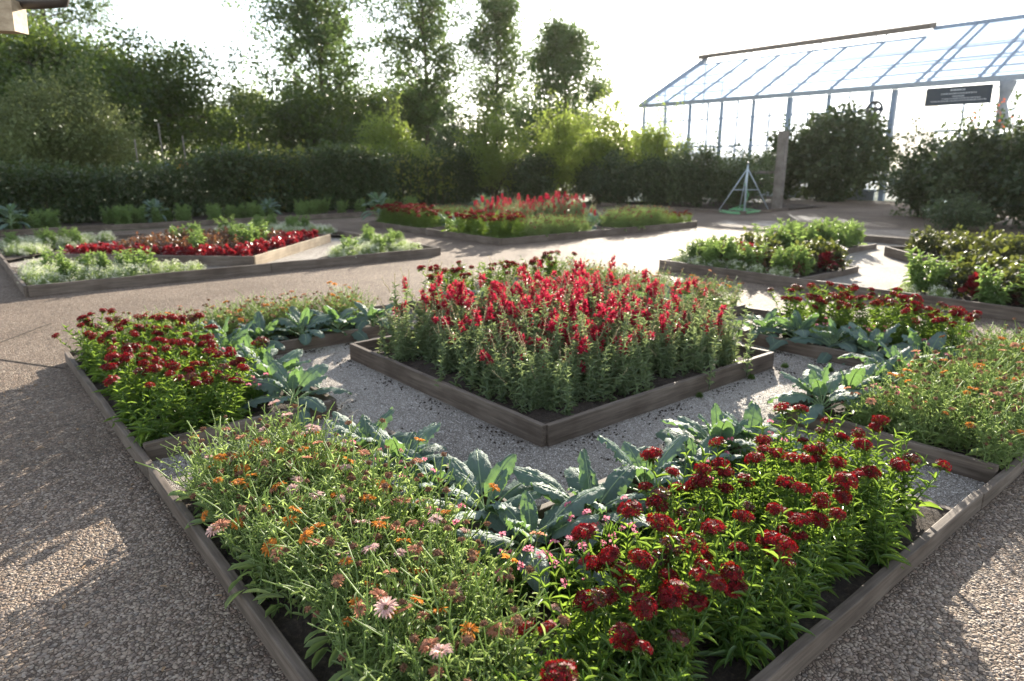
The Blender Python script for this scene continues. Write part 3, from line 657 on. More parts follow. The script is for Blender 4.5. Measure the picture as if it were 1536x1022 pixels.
def mound_variant(mat, rx, rz, k, leafL):
    b = MB(); d = unit(k); d[:,2] = np.abs(d[:,2]); nz = 1 + .18*np.sin(d[:,0]*7+rng.uniform(0,6))*np.sin(d[:,1]*6+rng.uniform(0,6)); P = d*np.array([rx,rx,rz])*(rng.uniform(.55,1.02,k)*nz)[:,None]; P[:,2] += .03
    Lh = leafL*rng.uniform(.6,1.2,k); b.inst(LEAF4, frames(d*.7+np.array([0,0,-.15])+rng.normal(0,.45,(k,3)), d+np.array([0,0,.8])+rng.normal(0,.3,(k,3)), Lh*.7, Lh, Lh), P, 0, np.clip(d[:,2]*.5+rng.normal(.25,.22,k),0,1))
    for i in range(6): b.tube(stem_path(rz*.8, .6, i*1.05), .006, 4, 1)
    return [('foliage', ground_mesh(b, 'mound_foliage', [M[mat], M['twig']]))], []

def heads_at(o, heads, meshes, name, prob, cap=100, sc=(.85,1.2), tilt=.35):
    c = 0
    for (p, d, h) in heads:
        pr = prob(h) if callable(prob) else prob
        if c >= cap or random.random() > pr: continue
        dd = Vector(d)*(1-tilt) + Vector((0,0,tilt)); dd += Vector((random.gauss(0,.12), random.gauss(0,.12), 0))
        q = dd.to_track_quat('Z', 'Y') @ Euler((0,0,random.uniform(0,6.28))).to_quaternion()
        me, nm = random.choice(meshes) if isinstance(meshes[0], tuple) else (random.choice(meshes), name)
        link(nm, me, o, tuple(p), q.to_euler(), random.uniform(*sc)); c += 1
def merged(variant, meshes, prob, sc=(.9,1.2), fname='flowers', mats=None):
    """one mesh of all flower heads of a far plant"""
    parts, heads = variant; 
    import bmesh
    bm = bmesh.new(); mm = None
    for (p, d, h) in heads:
        if random.random() > prob: continue
        me = random.choice(meshes); mm = me
        dd = Vector(d)*.6 + Vector((0,0,.4)); q = dd.to_track_quat('Z','Y') @ Euler((0,0,random.uniform(0,6.28))).to_quaternion()
        X = Matrix.Translation(Vector(p)) @ q.to_matrix().to_4x4() @ Matrix.Scale(random.uniform(*sc), 4)
        t = me.copy(); t.transform(X); bm.from_mesh(t); bpy.data.meshes.remove(t)
    if mm is None: return parts
    o = bpy.data.meshes.new(fname); bm.to_mesh(o); bm.free()
    for m in mm.materials: o.materials.append(m)
    return parts + [(fname, o)]

def plant(name, parts, label, cat, group, x, y, z, sc=1.0, tilt=.06):
    o = root(name, label, cat, group, (x, y, z), random.uniform(0, 6.28), sc*random.uniform(.9, 1.12), (random.gauss(0, tilt), random.gauss(0, tilt)))
    for nm, me in parts: link(nm, me, o)
    return o
def fill(x0, y0, x1, y1, sp, jit=.3, keep=None, margin=.08):
    out = []; ny = 0; y = y0+margin
    while y <= y1-margin+1e-6:
        x = x0+margin + (sp/2 if ny % 2 else 0)
        while x <= x1-margin+1e-6:
            px, py = x+random.uniform(-jit,jit)*sp, y+random.uniform(-jit,jit)*sp
            px = min(max(px, x0+margin*.7), x1-margin*.7); py = min(max(py, y0+margin*.7), y1-margin*.7)
            if keep is None or keep(px, py): out.append((px, py))
            x += sp
        y += sp*.866; ny += 1
    return out

KALE = [kale_variant() for _ in range(6)]
SW = [sw_variant() for _ in range(6)]; SWH = [sw_head() for _ in range(4)]; SWX = SWH*2 + [sw_head('sw_old', 30), sw_head('sw_red', 26)]
CAL = [cal_variant() for _ in range(6)]
DO = daisy(M['cal_or']); DS = [daisy(M['cal_sal'], o) for o in (1., .8)]; DP = daisy(M['cal_pink']); SP = [spent() for _ in range(3)]
SNAP = [snap_variant() for _ in range(6)]; SPK = [spike(n, l) for n, l in ((12,.085),(15,.11),(9,.06),(7,.045))]
FINE = [fine_variant() for _ in range(3)]; PH = pinkhead()
ZS = .048

for x, y in ((5.02,2.63),(4.55,2.64),(5.2,2.35),(3.9,2.64)): plant('weed', FINE[0][0], 'tiny green weed in the gravel beside the snapdragon box', 'weed', 'weeds in the gravel', x, y, -.002, .3)
# --- kale rows along the inner edges of the four near beds
def kale_row(spots, labels, grp):
    for (x, y, s), lb in zip(spots, labels): plant('kale_plant', random.choice(KALE)[0], lb, 'kale', grp, x, y, ZS, s, .1)
kale_row([(1.58,3.12,.95),(1.60,2.80,1.05),(1.57,2.48,1.0),(1.62,2.14,1.05),(1.60,1.80,1.15),(1.95,1.83,1.1),(2.36,1.86,1.12),(2.70,1.84,1.0),(2.98,1.88,.98),(3.2,1.85,.9)],
  ['blue-green kale at the far left end of the nearest kale row, beside the gravel gap', 'kale with upright sunlit leaves second from the left end of the nearest row', 'spreading blue kale third from the left end of the nearest row',
   'kale just left of the corner plant in the nearest bed', 'large blistered kale filling the inner corner of the nearest bed', 'kale with bright backlit leaves just right of the nearest bed corner',
   'big glaucous kale midway along the right arm of the nearest bed', 'kale behind the dark red heads right of the snapdragon box corner', 'kale next to last before the right gap of the nearest bed', 'smallest kale, last before the right gap of the nearest bed'], 'kale edging the nearest bed')
kale_row([(1.60,4.16,1.05),(1.58,4.56,1.1),(1.60,4.94,1.05),(1.56,5.34,1.0),(1.62,5.76,1.0),(1.98,5.78,.95),(2.34,5.76,1.05),(2.70,5.78,1.0),(3.05,5.76,1.0)],
  ['kale sprawling over the near end board of the left bed', 'tall kale second from the near end of the left bed', 'kale third from the near end of the left bed', 'kale fourth from the near end of the left bed, by the pink flowers',
   'kale in the inner corner of the left bed', 'kale first past the corner of the left bed, on its far arm', 'kale midway along the far arm of the left bed', 'kale with drooping blue leaves above the far board of the left bed', 'kale at the gap end of the far arm of the left bed'], 'kale edging the left bed')
kale_row([(4.10,1.86,1.1),(4.42,1.86,1.05),(4.78,1.84,1.0),(5.14,1.86,1.05),(5.60,1.84,1.05),(5.66,2.22,1.05),(5.64,2.56,1.0),(5.66,2.88,1.05),(5.64,3.18,.95)],
  ['kale leaning over the near corner board of the right bed', 'kale with long dark leaves second from the near corner of the right bed', 'kale third from the near corner of the right bed', 'kale fourth from the near corner of the right bed',
   'kale in the inner corner of the right bed', 'kale like a fountain just past the corner of the right bed', 'drooping kale midway along the far arm of the right bed', 'kale next to last on the far arm of the right bed', 'round-leaved kale at the far gap end of the right bed'], 'kale edging the right bed')
kale_row([(4.08,5.76,1.0),(4.42,5.78,1.05),(4.80,5.76,1.0),(5.16,5.78,1.0),(5.62,5.78,1.0),(5.66,5.40,1.0),(5.64,5.02,1.0),(5.66,4.62,1.0),(5.64,4.24,.95)],
  ['kale at the left gap end of the bed behind the snapdragons', 'kale second from the left end behind the snapdragons', 'kale third from the left end behind the snapdragons', 'kale below the dark heads behind the snapdragons',
   'kale in the corner of the bed behind the snapdragons', 'kale just right of the corner behind the snapdragons', 'kale midway on the right arm behind the snapdragons', 'kale next to last on the right arm behind the snapdragons', 'kale at the right gap end of the bed behind the snapdragons'], 'kale edging the back bed')

def add_sw(pts, lb, grp, pr, z=ZS, sc=1.0, cap=5):
    for x, y in pts:
        v = random.choice(SW); o = plant('sweet_william', v[0], lb, 'flower', grp, x, y, z, sc)
        hs = v[1][:]; heads_at(o, [(p, d, h) for p, d, h in hs if h > .24], SWX, 'flower_head', pr, cap, (.62, 1.08))
CALM = [(DO,'flower_head')] + [(m,'flower_head') for m in DS] + [(m,'seed_head') for m in SP]*2
CALN = [(DO,'flower_head')]*2 + [(m,'flower_head') for m in DS] + [(DP,'flower_head')] + [(m,'seed_head') for m in SP]*3 + [(SP[0],'seed_head')]*2
def add_cal(pts, lb, grp, pr=.3, z=ZS, sc=1.0, pool=None, cap=26):
    for x, y in pts:
        v = random.choice(CAL); o = plant('calendula', v[0], lb, 'flower', grp, x, y, z, sc)
        heads_at(o, v[1], pool or CALM, '', pr, cap, (.7, 1.15))
def add_pink(pts, lb, grp):
    for x, y in pts:
        v = random.choice(FINE); o = plant('pink_flower_plant', v[0], lb, 'flower', grp, x, y, ZS, 1.0); heads_at(o, v[1], [PH], 'flower_head', .75)

# nearest bed: calendulas on the left arm, sweet williams on the right arm, parted along the diagonal
dg = lambda x, y: (y-.83) > (x-.62)*1.02
add_cal(fill(.69, .88, 1.74, 3.28, .16, keep=lambda x, y: dg(x, y) and not (x > 1.3 and y > 1.45)), 'pale green calendula with orange and salmon heads and brown seed heads, nearest bed', 'calendulas in the nearest bed', .17, sc=1.08, pool=CALN)
add_sw(fill(.66, .89, 3.32, 1.98, .195, keep=lambda x, y: not dg(x, y) and y < 1.5 and not (x < 1.75 and y > 1.4)), 'bright green sweet william with dark red domed heads, nearest bed right arm', 'sweet williams in the nearest bed', .36)
add_pink([(1.38,3.05),(1.36,2.72),(1.40,2.4),(1.38,2.05),(1.36,1.66),(1.52,1.56),(1.70,1.60),(1.84,1.60),(2.1,1.62),(2.5,1.64),(2.9,1.66),(3.12,1.68)], 'low fine-leaved plant with small pink flowers beside the nearest kale row', 'pink flowers in the nearest bed')
# left bed: sweet williams along the pavement, calendulas on the far arm
dl = lambda x, y: (6.52-y) > (x-.62)*.85
add_sw(fill(.66, 3.99, 1.74, 6.48, .21, keep=lambda x, y: dl(x, y) and x < 1.38), 'sweet william with dark red heads along the pavement side of the left bed', 'sweet williams in the left bed', .42)
add_cal(fill(.66, 5.0, 3.28, 6.48, .18, keep=lambda x, y: not dl(x, y) and y > 5.98), 'calendula with small brown and orange heads on the far arm of the left bed', 'calendulas in the left bed', .24)
add_pink([(1.38,4.3),(1.36,4.65),(1.36,5.0),(1.34,5.35),(1.3,5.7),(1.36,5.9),(1.6,5.98),(1.9,5.98)], 'fine-leaved plant with pink flowers beside the kale of the left bed', 'pink flowers in the left bed')
# right bed
dr_ = lambda x, y: (x-5.48)*.95 > (y-.83)*.93 - .12
add_sw(fill(5.5, .87, 6.5, 3.28, .21, keep=lambda x, y: x > 5.86 and y > 1.75), 'tall sweet william with dark red heads at the far side of the right bed', 'sweet williams in the right bed', .5, sc=1.1)
add_cal(fill(3.97, .87, 6.5, 1.98, .19, keep=lambda x, y: y < 1.62), 'calendula with orange heads on the near arm of the right bed', 'calendulas in the right bed', .16)
add_pink([(4.25,1.62),(4.4,1.58),(4.9,1.62),(5.3,1.62),(5.85,1.9),(5.88,2.4),(5.9,2.8)], 'fine-leaved plant with pink flowers beside the kale of the right bed', 'pink flowers in the right bed')
# back bed
add_sw(fill(3.97, 5.64, 6.5, 6.48, .22, keep=lambda x, y: y > 6.0 and x < 6.0), 'sweet william with dark heads beyond the snapdragons, against the far path', 'sweet williams in the back bed', .5, sc=1.1)
add_cal(fill(5.5, 3.97, 6.5, 6.48, .2, keep=lambda x, y: x > 5.88 and not (y > 6 and x < 6)), 'calendula with salmon heads on the right arm behind the snapdragons', 'calendulas in the back bed', .24)
add_pink([(4.3,6.0),(4.9,5.98),(5.85,4.4)], 'fine-leaved plant with pink flowers behind the snapdragons', 'pink flowers in the back bed')

# centre square of snapdragons
for x, y in fill(CB[0]+.12, CB[1]+.14, CB[2]-.08, CB[3]-.08, .215, .36, keep=lambda x, y: not (x > 4.72 and y < 2.85)):
    v = random.choice(SNAP); fr = (x-CB[0]) + (y-CB[1])
    edge = min(x-CB[0], y-CB[1])
    o = plant('snapdragon', v[0], 'green snapdragon with crimson flower spikes in the middle square bed' if edge > .5 else 'leafy snapdragon with few crimson spikes at the near edges of the middle square bed', 'flower',
              'snapdragons inside the middle square' if edge > .5 else 'snapdragons at the near edges of the middle square', x, y, ZS, random.uniform(.88,1.04) if edge < .45 else random.uniform(.9,1.25))
    heads_at(o, v[1], SPK, 'flower_spike', .88 if edge > .55 else (.5 if edge > .33 else .12), 11, (.75, 1.2), .15)

# ------------------------------------------------------------------ far squares
ALY = [alys_variant() for _ in range(4)]; GRN = [snap_variant(.18, .40, 9, .085, 'green', .26, 0, 1.7) for _ in range(4)]
BEG = [rosette_variant('begonia', 60, .15, .1, .055, .8) for _ in range(4)]; BRZ = [mound_variant('bronze', .15, .2, 170, .055) for _ in range(3)]
LIME = [mound_variant('lime', .26, .36, 620, .07) for _ in range(4)]
TKALE = [kale_variant(1.7, .55, 22) for _ in range(3)]
SWF = [merged(v, SWH, .4) for v in SW[:4]]; CALF = [merged(v, SP[:1] + DS[:1], .12) for v in CAL[:4]]; SNF = [merged(v, SPK, .5) for v in SNAP[:4]]
def many(name, pool, pts, lb, cat, grp, z=ZS, sc=1.0):
    for x, y in pts: plant(name, random.choice(pool) if not isinstance(random.choice(pool), tuple) else random.choice(pool)[0], lb, cat, grp, x, y, z, sc)
def tri_bed(p, label):
    g = root('garden_bed', label, 'garden bed', 'corner beds of the far squares', (0,0,0)); soil_tri(g, p, .07)
def intri(p, m=.1):
    (ax,ay),(bx,by),(cx,cy) = p
    def f(x, y):
        d = [((bx-ax)*(y-ay)-(by-ay)*(x-ax))/math.hypot(bx-ax,by-ay), ((cx-bx)*(y-by)-(cy-by)*(x-bx))/math.hypot(cx-bx,cy-by), ((ax-cx)*(y-cy)-(ay-cy)*(x-cx))/math.hypot(ax-cx,ay-cy)]
        return all(v > m for v in d) or all(v < -m for v in d)
    return f
def diamond(cx, cy, r, label, lit_mat=None):
    g = root('garden_bed', label, 'garden bed', 'diamond beds of the far squares', (0,0,0)); P = [(cx, cy-r), (cx+r, cy), (cx, cy+r), (cx-r, cy)]
    for i in range(4):
        a = Vector(P[i]); b = Vector(P[(i+1)%4]); u = (b-a).normalized()*.022
        board(g, tuple(a+u), tuple(b-u*.0), mat=lit_mat if i == 0 else None, h=.17)  # sunlight on the near right board is put into its paler wood colour
    soil_tri(g, [P[0], P[1], P[3]], .09, 34); soil_tri(g, [P[2], P[3], P[1]], .0905, 34)
    return lambda x, y, m=.0: abs(x-cx)+abs(y-cy) < r-m
# white alyssum square with the red diamond
x0, y0, x1, y1 = LBQ
T1 = [(x0+.03,y0+.03),(x0+2.5,y0+.03),(x0+.03,y0+2.5)]; T2 = [(x1-.03,y0+.03),(x1-.03,y0+2.5),(x1-2.5,y0+.03)]; T3 = [(x0+.03,y1-.03),(x0+.03,y1-2.5),(x0+2.5,y1-.03)]; T4 = [(x1-.03,y1-.03),(x1-2.5,y1-.03),(x1-.03,y1-2.5)]
for p, lb in ((T1,'near left corner bed of white alyssum in the left square'),(T2,'right corner bed of white alyssum in the left square'),(T3,'left back corner bed of the left square'),(T4,'far corner bed of the left square')): tri_bed(p, lb)
for p, nm in ((T1,'near left corner'),(T2,'right corner'),(T3,'left back corner'),(T4,'far corner')):
    f = intri(p, .14); xs = [q[0] for q in p]; ys = [q[1] for q in p]
    many('alyssum', ALY, fill(min(xs), min(ys), max(xs), max(ys), .25, keep=f), 'white alyssum mound in the %s bed of the left square' % nm, 'flower', 'alyssum in the %s of the left square' % nm, .07, 1.3)
    many('green_snapdragon', GRN, fill(min(xs), min(ys), max(xs), max(ys), .5, .4, keep=intri(p, .2)), 'fresh green snapdragon without flowers among white alyssum, %s of the left square' % nm, 'plant', 'green snapdragons in the %s of the left square' % nm, .07, .95)
dm = diamond(3.70, 13.22, 2.42, 'raised diamond bed of glossy red plants in the left square', M['woodp'])
ring = lambda x, y: dm(x, y, .2) and not dm(x, y, .85)
many('red_begonia', BEG, fill(1.28, 10.8, 6.12, 15.7, .2, .25, keep=lambda x, y: ring(x, y) and (y < 13.6)), 'low glossy red-leaved plant along the near sides of the diamond bed', 'plant', 'red leaf plants in the diamond bed', .09, 1.1)
many('bronze_leaf_plant', BRZ, fill(1.6, 11.2, 5.8, 15.2, .36, .3, keep=lambda x, y: dm(x, y, .88)), 'dark bronze-leaved mound inside the diamond bed', 'plant', 'bronze plants in the diamond bed', .09, 1.0)
many('green_snapdragon', GRN, fill(1.5, 11.2, 5.9, 15.4, .56, .45, keep=lambda x, y: dm(x, y, .8) and random.random() < .55), 'fresh green snapdragon without flowers standing inside the red diamond bed', 'plant', 'green snapdragons in the diamond bed', .09, 1.05)
# far square, planted like the near one
x0, y0, x1, y1 = BQ; bx0, bx1, by0, by1 = x0+1.25, x1-1.25, y0+1.2, y1-1.2; gm = (11.2, 12.1, 12.75, 13.6)
for wh, lb in (('front','near corner bed of the far flower square'),('left','left corner bed of the far flower square'),('right','right corner bed of the far flower square'),('back','rear corner bed of the far flower square')):
    lbed(BQ, bx0, bx1, by0, by1, wh, lb, 'L-shaped beds of the far square', gm)
cbed(bx0+.6, by0+.6, bx1-.6, by1-.6, 'square bed of red snapdragons in the far flower square')
many('snapdragon', SNF, fill(bx0+.6, by0+.6, bx1-.6, by1-.6, .28, .3), 'snapdragon with crimson spikes in the far flower square', 'flower', 'snapdragons of the far square', ZS, 1.2)
many('sweet_william', SWF, fill(x0, gm[3], x0+.95, y1, .25, .3, margin=.15), 'dark red sweet william at the left end of the far square', 'flower', 'sweet williams at the left end of the far square', ZS, 1.3)
many('sweet_william', SWF, fill(x0, y0, x0+.8, gm[2], .25, .3, margin=.15) , 'dark red sweet william on the near left edge of the far square', 'flower', 'sweet williams on the near edge of the far square', ZS, 1.3)
many('calendula', CALF, fill(x0+.85, y0, gm[0], by0-.1, .26, .3, margin=.12), 'calendula clump on the near right edge of the far square', 'flower', 'calendulas on the near edge of the far square', ZS, 1.3)
many('calendula', CALF, fill(gm[1], y0, bx1+.3, by0-.1, .26, .3, margin=.12), 'grey green calendula clump right of the gap in the far square', 'flower', 'calendulas right of the gap in the far square', ZS, 1.45)
many('sweet_william', SWF, fill(bx1+.2, y0, x1, y0+1.2, .25, .3, margin=.15), 'leafy green sweet william at the right corner of the far square', 'flower', 'sweet williams at the right corner of the far square', ZS, .8)
many('calendula', CALF, fill(x0+.3, y1-1.1, x0+2.8, y1, .27, .3, margin=.15), 'calendula clump at the back of the far square', 'flower', 'calendulas at the back of the far square', ZS, 1.2)
for nm, pts in (('near left', [(bx0-.12, by0+.3*i) for i in range(4)]), ('near right', [(gm[1]+.15+.36*i, by0-.12) for i in range(4)]), ('left', [(bx0-.12, gm[3]+.1+.36*i) for i in range(3)])):
    many('kale_plant', KALE, pts, 'blue-green kale on the %s inner edge of the far square' % nm, 'kale', 'kale on the %s edge of the far square' % nm, ZS, 1.15)
# right square: lime and purple mounds with alyssum
x0, y0, x1, y1 = RBQ; ga, gc = 3.38, 4.5
g = root('garden_bed', 'left bed of the lime and purple square, before the gravel gap', 'garden bed', 'beds of the right square', (0,0,0)); soil(g, [(x0+.02, gc, 10.4, y1-.02), (10.4, 5.6, 13.6, y1-.02)], .07)
board(g, (x0+.03, gc-.02), (10.4, gc-.02), .1); board(g, (10.42, gc), (10.42, 5.58), .1); board(g, (10.44, 5.58), (13.6, 5.58), .1)
g = root('garden_bed', 'near right bed of the lime and purple square, past the gravel gap', 'garden bed', 'beds of the right square', (0,0,0)); soil(g, [(x0+.02, y0+.02, 10.5, ga)], .07)
board(g, (x0+.03, ga+.02), (10.5, ga+.02), .1); board(g, (10.52, y0+.03), (10.52, ga), .1)
dm2 = diamond(12.7, 3.45, 1.6, 'inner diamond bed of lime and purple mounds in the right square')
MND = 'purple_lime_mound'
many(MND, LIME, [(9.25,6.2),(9.75,5.55),(9.2,5.35),(9.35,4.85),(9.95,5.0),(10.05,6.1),(9.9,4.72),(9.15,5.8)], 'purple and lime leafy mound in the left bed of the right square', 'plant', 'lime and purple mounds, left bed of the right square', .07, 1.0)
many(MND, LIME, [(9.2,2.75),(9.15,2.25),(9.7,2.6),(9.75,2.05),(9.2,1.7),(9.3,1.15),(9.9,1.5),(10.1,2.95),(10.1,2.3)], 'purple and lime leafy mound in the near right bed of the right square', 'plant', 'lime and purple mounds, near right bed of the right square', .07, 1.0)
many(MND, LIME, fill(11.2, 2, 14.2, 5, .62, .25, keep=lambda x, y: dm2(x, y, .4)), 'purple and lime leafy mound inside the inner diamond of the right square', 'plant', 'lime and purple mounds in the right diamond', .09, 1.0)
many('bronze_leaf_plant', BRZ, [(8.95,5.55),(9.05,5.2),(8.95,4.75),(9.0,2.0),(9.0,1.4)], 'low bronze-leaved plant at the feet of the lime mounds', 'plant', 'bronze plants in the right square', .07, 1.0)
many('alyssum', ALY, [(x0+.24, y1-.2-.33*i) for i in range(6)] + [(x0+.5, 4.75)], 'white alyssum mound along the front of the left bed of the right square', 'flower', 'alyssum, left bed of the right square', .07, 1.1)
many('alyssum', ALY, [(x0+.26, 3.15), (x0+.24, 2.8), (x0+.26, 1.1), (x0+.24, .98), (x0+.3, 1.6)], 'white alyssum mound along the front of the near right bed of the right square', 'flower', 'alyssum, near right bed of the right square', .07, 1.1)
many('green_snapdragon', GRN, [(x0+.4, y1-.25), (x0+.55, y1-.55), (x0+.45, y1-.95), (x0+.3, y1-.7), (x0+.42, y1-1.3), (x0+.75, y1-.3), (x0+.4, 4.85), (x0+.62, 4.66), (x0+1.0, 6.35)], 'fresh green upright plant in the left bed of the right square', 'plant', 'green uprights, left bed of the right square', .07, 1.1)
many('green_snapdragon', GRN, [(x0+.5, 3.1), (x0+.62, 2.95), (x0+.4, 1.95), (x0+.5, 1.75), (x0+.35, 1.4), (x0+.5, 1.05), (x0+.3, 2.3)], 'fresh green upright plant on the front of the near right bed of the right square', 'plant', 'green uprights, near right bed of the right square', .07, 1.25)
many('green_snapdragon', GRN, fill(10.5, 5.7, 13.6, y1, .5, .3), 'dark green upright plant along the shaded back of the right square', 'plant', 'green uprights at the back of the right square', .07, 1.35)
many(MND, LIME, [(10.9,6.0),(12.3,6.1)], 'dull purple mound among the green plants at the back of the right square', 'plant', 'dull mounds at the back of the right square', .07, 1.0)
many('red_begonia', BEG, [(9.5,5.95),(9.6,5.8),(9.75,5.95),(9.0,2.55),(10.0,4.66),(9.7,4.62),(9.85,2.1)], 'small red-leaved plant among the lime mounds of the right square', 'plant', 'red plants in the right square', .09, 1.6)

# planting strip under the hedge
g = root('garden_bed', 'long planting strip under the dark clipped hedge', 'garden bed'); soil(g, [(-4, 18.95, 12.5, 21.5)], .07); board(g, (-4, 18.9), (12.5, 18.9)); board(g, (12.52, 18.92), (12.52, 21.6))
many('green_snapdragon', GRN, fill(-.2, 19.0, 12.2, 19.9, .42, .5, keep=lambda x, y: random.random() < .5), 'green upright plant in the strip before the hedge', 'plant', 'green uprights before the hedge', .07, 1.2)
for (x, y, s, lb) in ((1.22,18.95,1.0,'tall blue kale at the left end before the hedge'),(4.3,19.6,1.0,'tall blue kale before the hedge, behind the alyssum square'),(7.3,19.5,.9,'tall blue kale in the hedge gap behind the red diamond'),(9.0,16.4,1.15,'tall blue kale at the left end of the far flower square'),(12.6,16.6,.95,'tall blue kale behind the far red snapdragons')):
    plant('kale_plant', random.choice(TKALE)[0], lb, 'kale', 'tall kale before the hedge', x, y, .06, s*.72)

# ------------------------------------------------------------------ leaf clouds: hedges, shrubs, trees
def cloud(b, C, per, spread, leaf, tmpl=LEAF2, mat=0, up=.3, wr=.7, sq=1.0):
    """C cluster centres (k,3); per leaves each"""
    k = len(C); n = k*per; P = np.repeat(C, per, 0); o = rng.normal(0, 1, (n,3))*np.asarray(spread)*np.array([1,1,sq]); P = P+o
    d = o + rng.normal(0, .5*np.mean(spread), (n,3)); nr = unit(n); nr[:,2] = np.abs(nr[:,2])+up
    L_ = leaf*rng.uniform(.6, 1.3, n); cv = np.repeat(rng.normal(.5, .28, k), per); b.inst(tmpl, frames(d, nr, L_*wr, L_, L_), P, mat, np.clip(cv + rng.normal(0,.2,n), 0, 1))

def hedge(name, label, x0, y0, x1, y1, depth, h, leaf, mat, k, per, cat='hedge', wav=.12):
    a = np.array([x0,y0]); d = np.array([x1-x0,y1-y0]); L_ = np.linalg.norm(d); u = d/L_; n = np.array([-u[1],u[0]])
    o = root(name, label, cat, None, (x0,y0,0)); s = rng.uniform(0, L_, k); side = rng.random(k)
    hh = h*(1 + wav*np.sin(s*1.3+2) * np.sin(s*.47))
    t = np.where(side < .55, rng.uniform(0,.12,k), rng.uniform(.1,1,k))*depth; z = np.where(side < .55, rng.uniform(.1,1,k)*hh, hh*np.where(rng.random(k) < .6, rng.uniform(.93,1.02,k), rng.uniform(.2,1,k)))
    P = np.c_[u[0]*s+n[0]*t, u[1]*s+n[1]*t, z]; b = MB(); cloud(b, P, per, (.10,.10,.10), leaf, LEAF2 if leaf < .09 else LEAF4, 0)
    kk = k//2; s2 = rng.uniform(0,L_,kk); t2 = rng.uniform(.3,.75,kk)*depth; cloud(b, np.c_[u[0]*s2+n[0]*t2, u[1]*s2+n[1]*t2, rng.uniform(.08,.9,kk)*h], 9, (.12,.12,.12), leaf*1.9, LEAF4, 0)
    part('foliage', b, [M[mat]], o, True); tb = MB()
    for i in range(int(L_/.4)):
        q = a*0 + u*(i+.5)*.4 + n*depth*.5; P = np.array([[q[0],q[1],0],[q[0]+rng.normal(0,.05),q[1]+rng.normal(0,.05),h*.5],[q[0]+rng.normal(0,.1),q[1]+rng.normal(0,.1),h*.92]]); tb.tube(P, [.03,.02,.008], 5)
    part('stems', tb, [M['twig']], o, True); return o
hedge('hedge', 'long dark clipped hedge on the left behind the alyssum square', -6, 20.5, 6.2, 20.6, 1.3, 1.42, .075, 'hedge', 1900, 14)
hedge('hedge', 'dark hedge topped by lit vine leaves in the middle behind the red diamond', 6.2, 20.7, 12.2, 21.0, 1.4, 1.78, .10, 'hedge', 1000, 14)
hedge('hedge', 'dark far hedge left of the tall lit shrubs', 12.2, 22.0, 18.5, 22.8, 1.3, 1.75, .09, 'hedge', 900, 14)
hedge('vine', 'vine with pale sunlit leaves sprawling over the hedge top', 7.0, 20.9, 9.4, 21.0, .8, 2.0, .10, 'vine', 60, 9, 'vine', .05)
hedge('vine', 'yellowish vine over the middle hedge right of its peak', 11.0, 21.3, 15.5, 22.0, .8, 1.85, .09, 'vine', 70, 9, 'vine', .05)

def shrub(name, label, x, y, rx, h, leaf, mat, k, per, grp=None, base=0.0, tmpl=None, sprouts=0, sq=.9, flowers=0, cat='shrub'):
    o = root(name, label, cat, grp, (x,y,0)); d = unit(k); r = rng.random(k)**.4
    hh = (h-base)/2; k = max(60, int(k*.5)); per = int(per*1.9); d = d[:k]; r = r[:k]; lump = 1 + .24*np.sin(d[:,0]*5+x)*np.cos(d[:,1]*4+y) + .1*np.sin(d[:,2]*7+x*2)
    k0 = k
    P = d*(r*lump)[:,None]*np.array([rx,rx,hh])*.92; P[:,2] += base+hh*1.0; per = int(per*1.5); P[:,2] = np.maximum(P[:,2], base+.06)
    low = P[:,2] < base+hh; P[low,:2] *= .98
    b = MB(); cloud(b, P, per, (rx*.075+.04,)*3, leaf, tmpl or (LEAF2 if leaf < .08 else LEAF4), 0, .3, .7, sq); tb = MB(); ends = []
    for i in range(8):
        q = P[rng.integers(k)]; tb.tube([(rng.normal(0,.08),rng.normal(0,.08),0), (q[0]*.4,q[1]*.4,q[2]*.5), q], [.035,.022,.008], 5)
    for i in range(sprouts):
        a = rng.uniform(0,6.28); rr = rx*rng.uniform(.2,.85); p0 = np.array([rr*math.cos(a), rr*math.sin(a), h*.6]); p1 = p0 + np.array([rng.normal(0,.12), rng.normal(0,.12), h*rng.uniform(.42,.68)]); PP = np.linspace(p0, p1, 6) + rng.normal(0,.015,(6,3)); tb.tube(PP, np.linspace(.012,.004,6), 4); cloud(b, along(PP, np.linspace(.1,1,11)), 4, (.05,.05,.05), leaf*.9, tmpl or LEAF4, 0); ends.append(p1)
    part('foliage', b, [M[mat]], o, True); part('stems', tb, [M['twig']], o, True)
    if flowers:
        f = MB(); C = np.array([ends[i % len(ends)] if ends else P[rng.integers(k)] for i in range(flowers)]); cloud(f, C, 7, (.045,.045,.045), .07, LEAF4, 0); part('blossoms', f, [M['redleaf']], o, True)
    return o
shrub('round_shrub', 'large rounded olive-green shrub at the left behind the hedge', 3.7, 28.1, 2.45, 4.35, .085, 'olive', 1500, 22)
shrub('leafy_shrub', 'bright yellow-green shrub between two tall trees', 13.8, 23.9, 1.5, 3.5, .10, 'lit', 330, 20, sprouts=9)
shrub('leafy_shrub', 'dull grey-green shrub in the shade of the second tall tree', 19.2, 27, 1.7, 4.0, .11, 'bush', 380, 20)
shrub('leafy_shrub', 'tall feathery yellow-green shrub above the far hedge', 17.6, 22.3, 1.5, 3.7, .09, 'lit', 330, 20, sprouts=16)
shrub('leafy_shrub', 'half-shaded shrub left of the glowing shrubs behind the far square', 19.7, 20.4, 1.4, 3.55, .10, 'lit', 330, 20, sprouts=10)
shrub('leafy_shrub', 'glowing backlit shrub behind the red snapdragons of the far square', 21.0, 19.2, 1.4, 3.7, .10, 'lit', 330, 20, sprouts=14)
shrub('leafy_shrub', 'backlit shrub with spindly stems before the greenhouse end', 21.4, 17.3, 1.3, 3.15, .10, 'lit', 300, 20, sprouts=12)
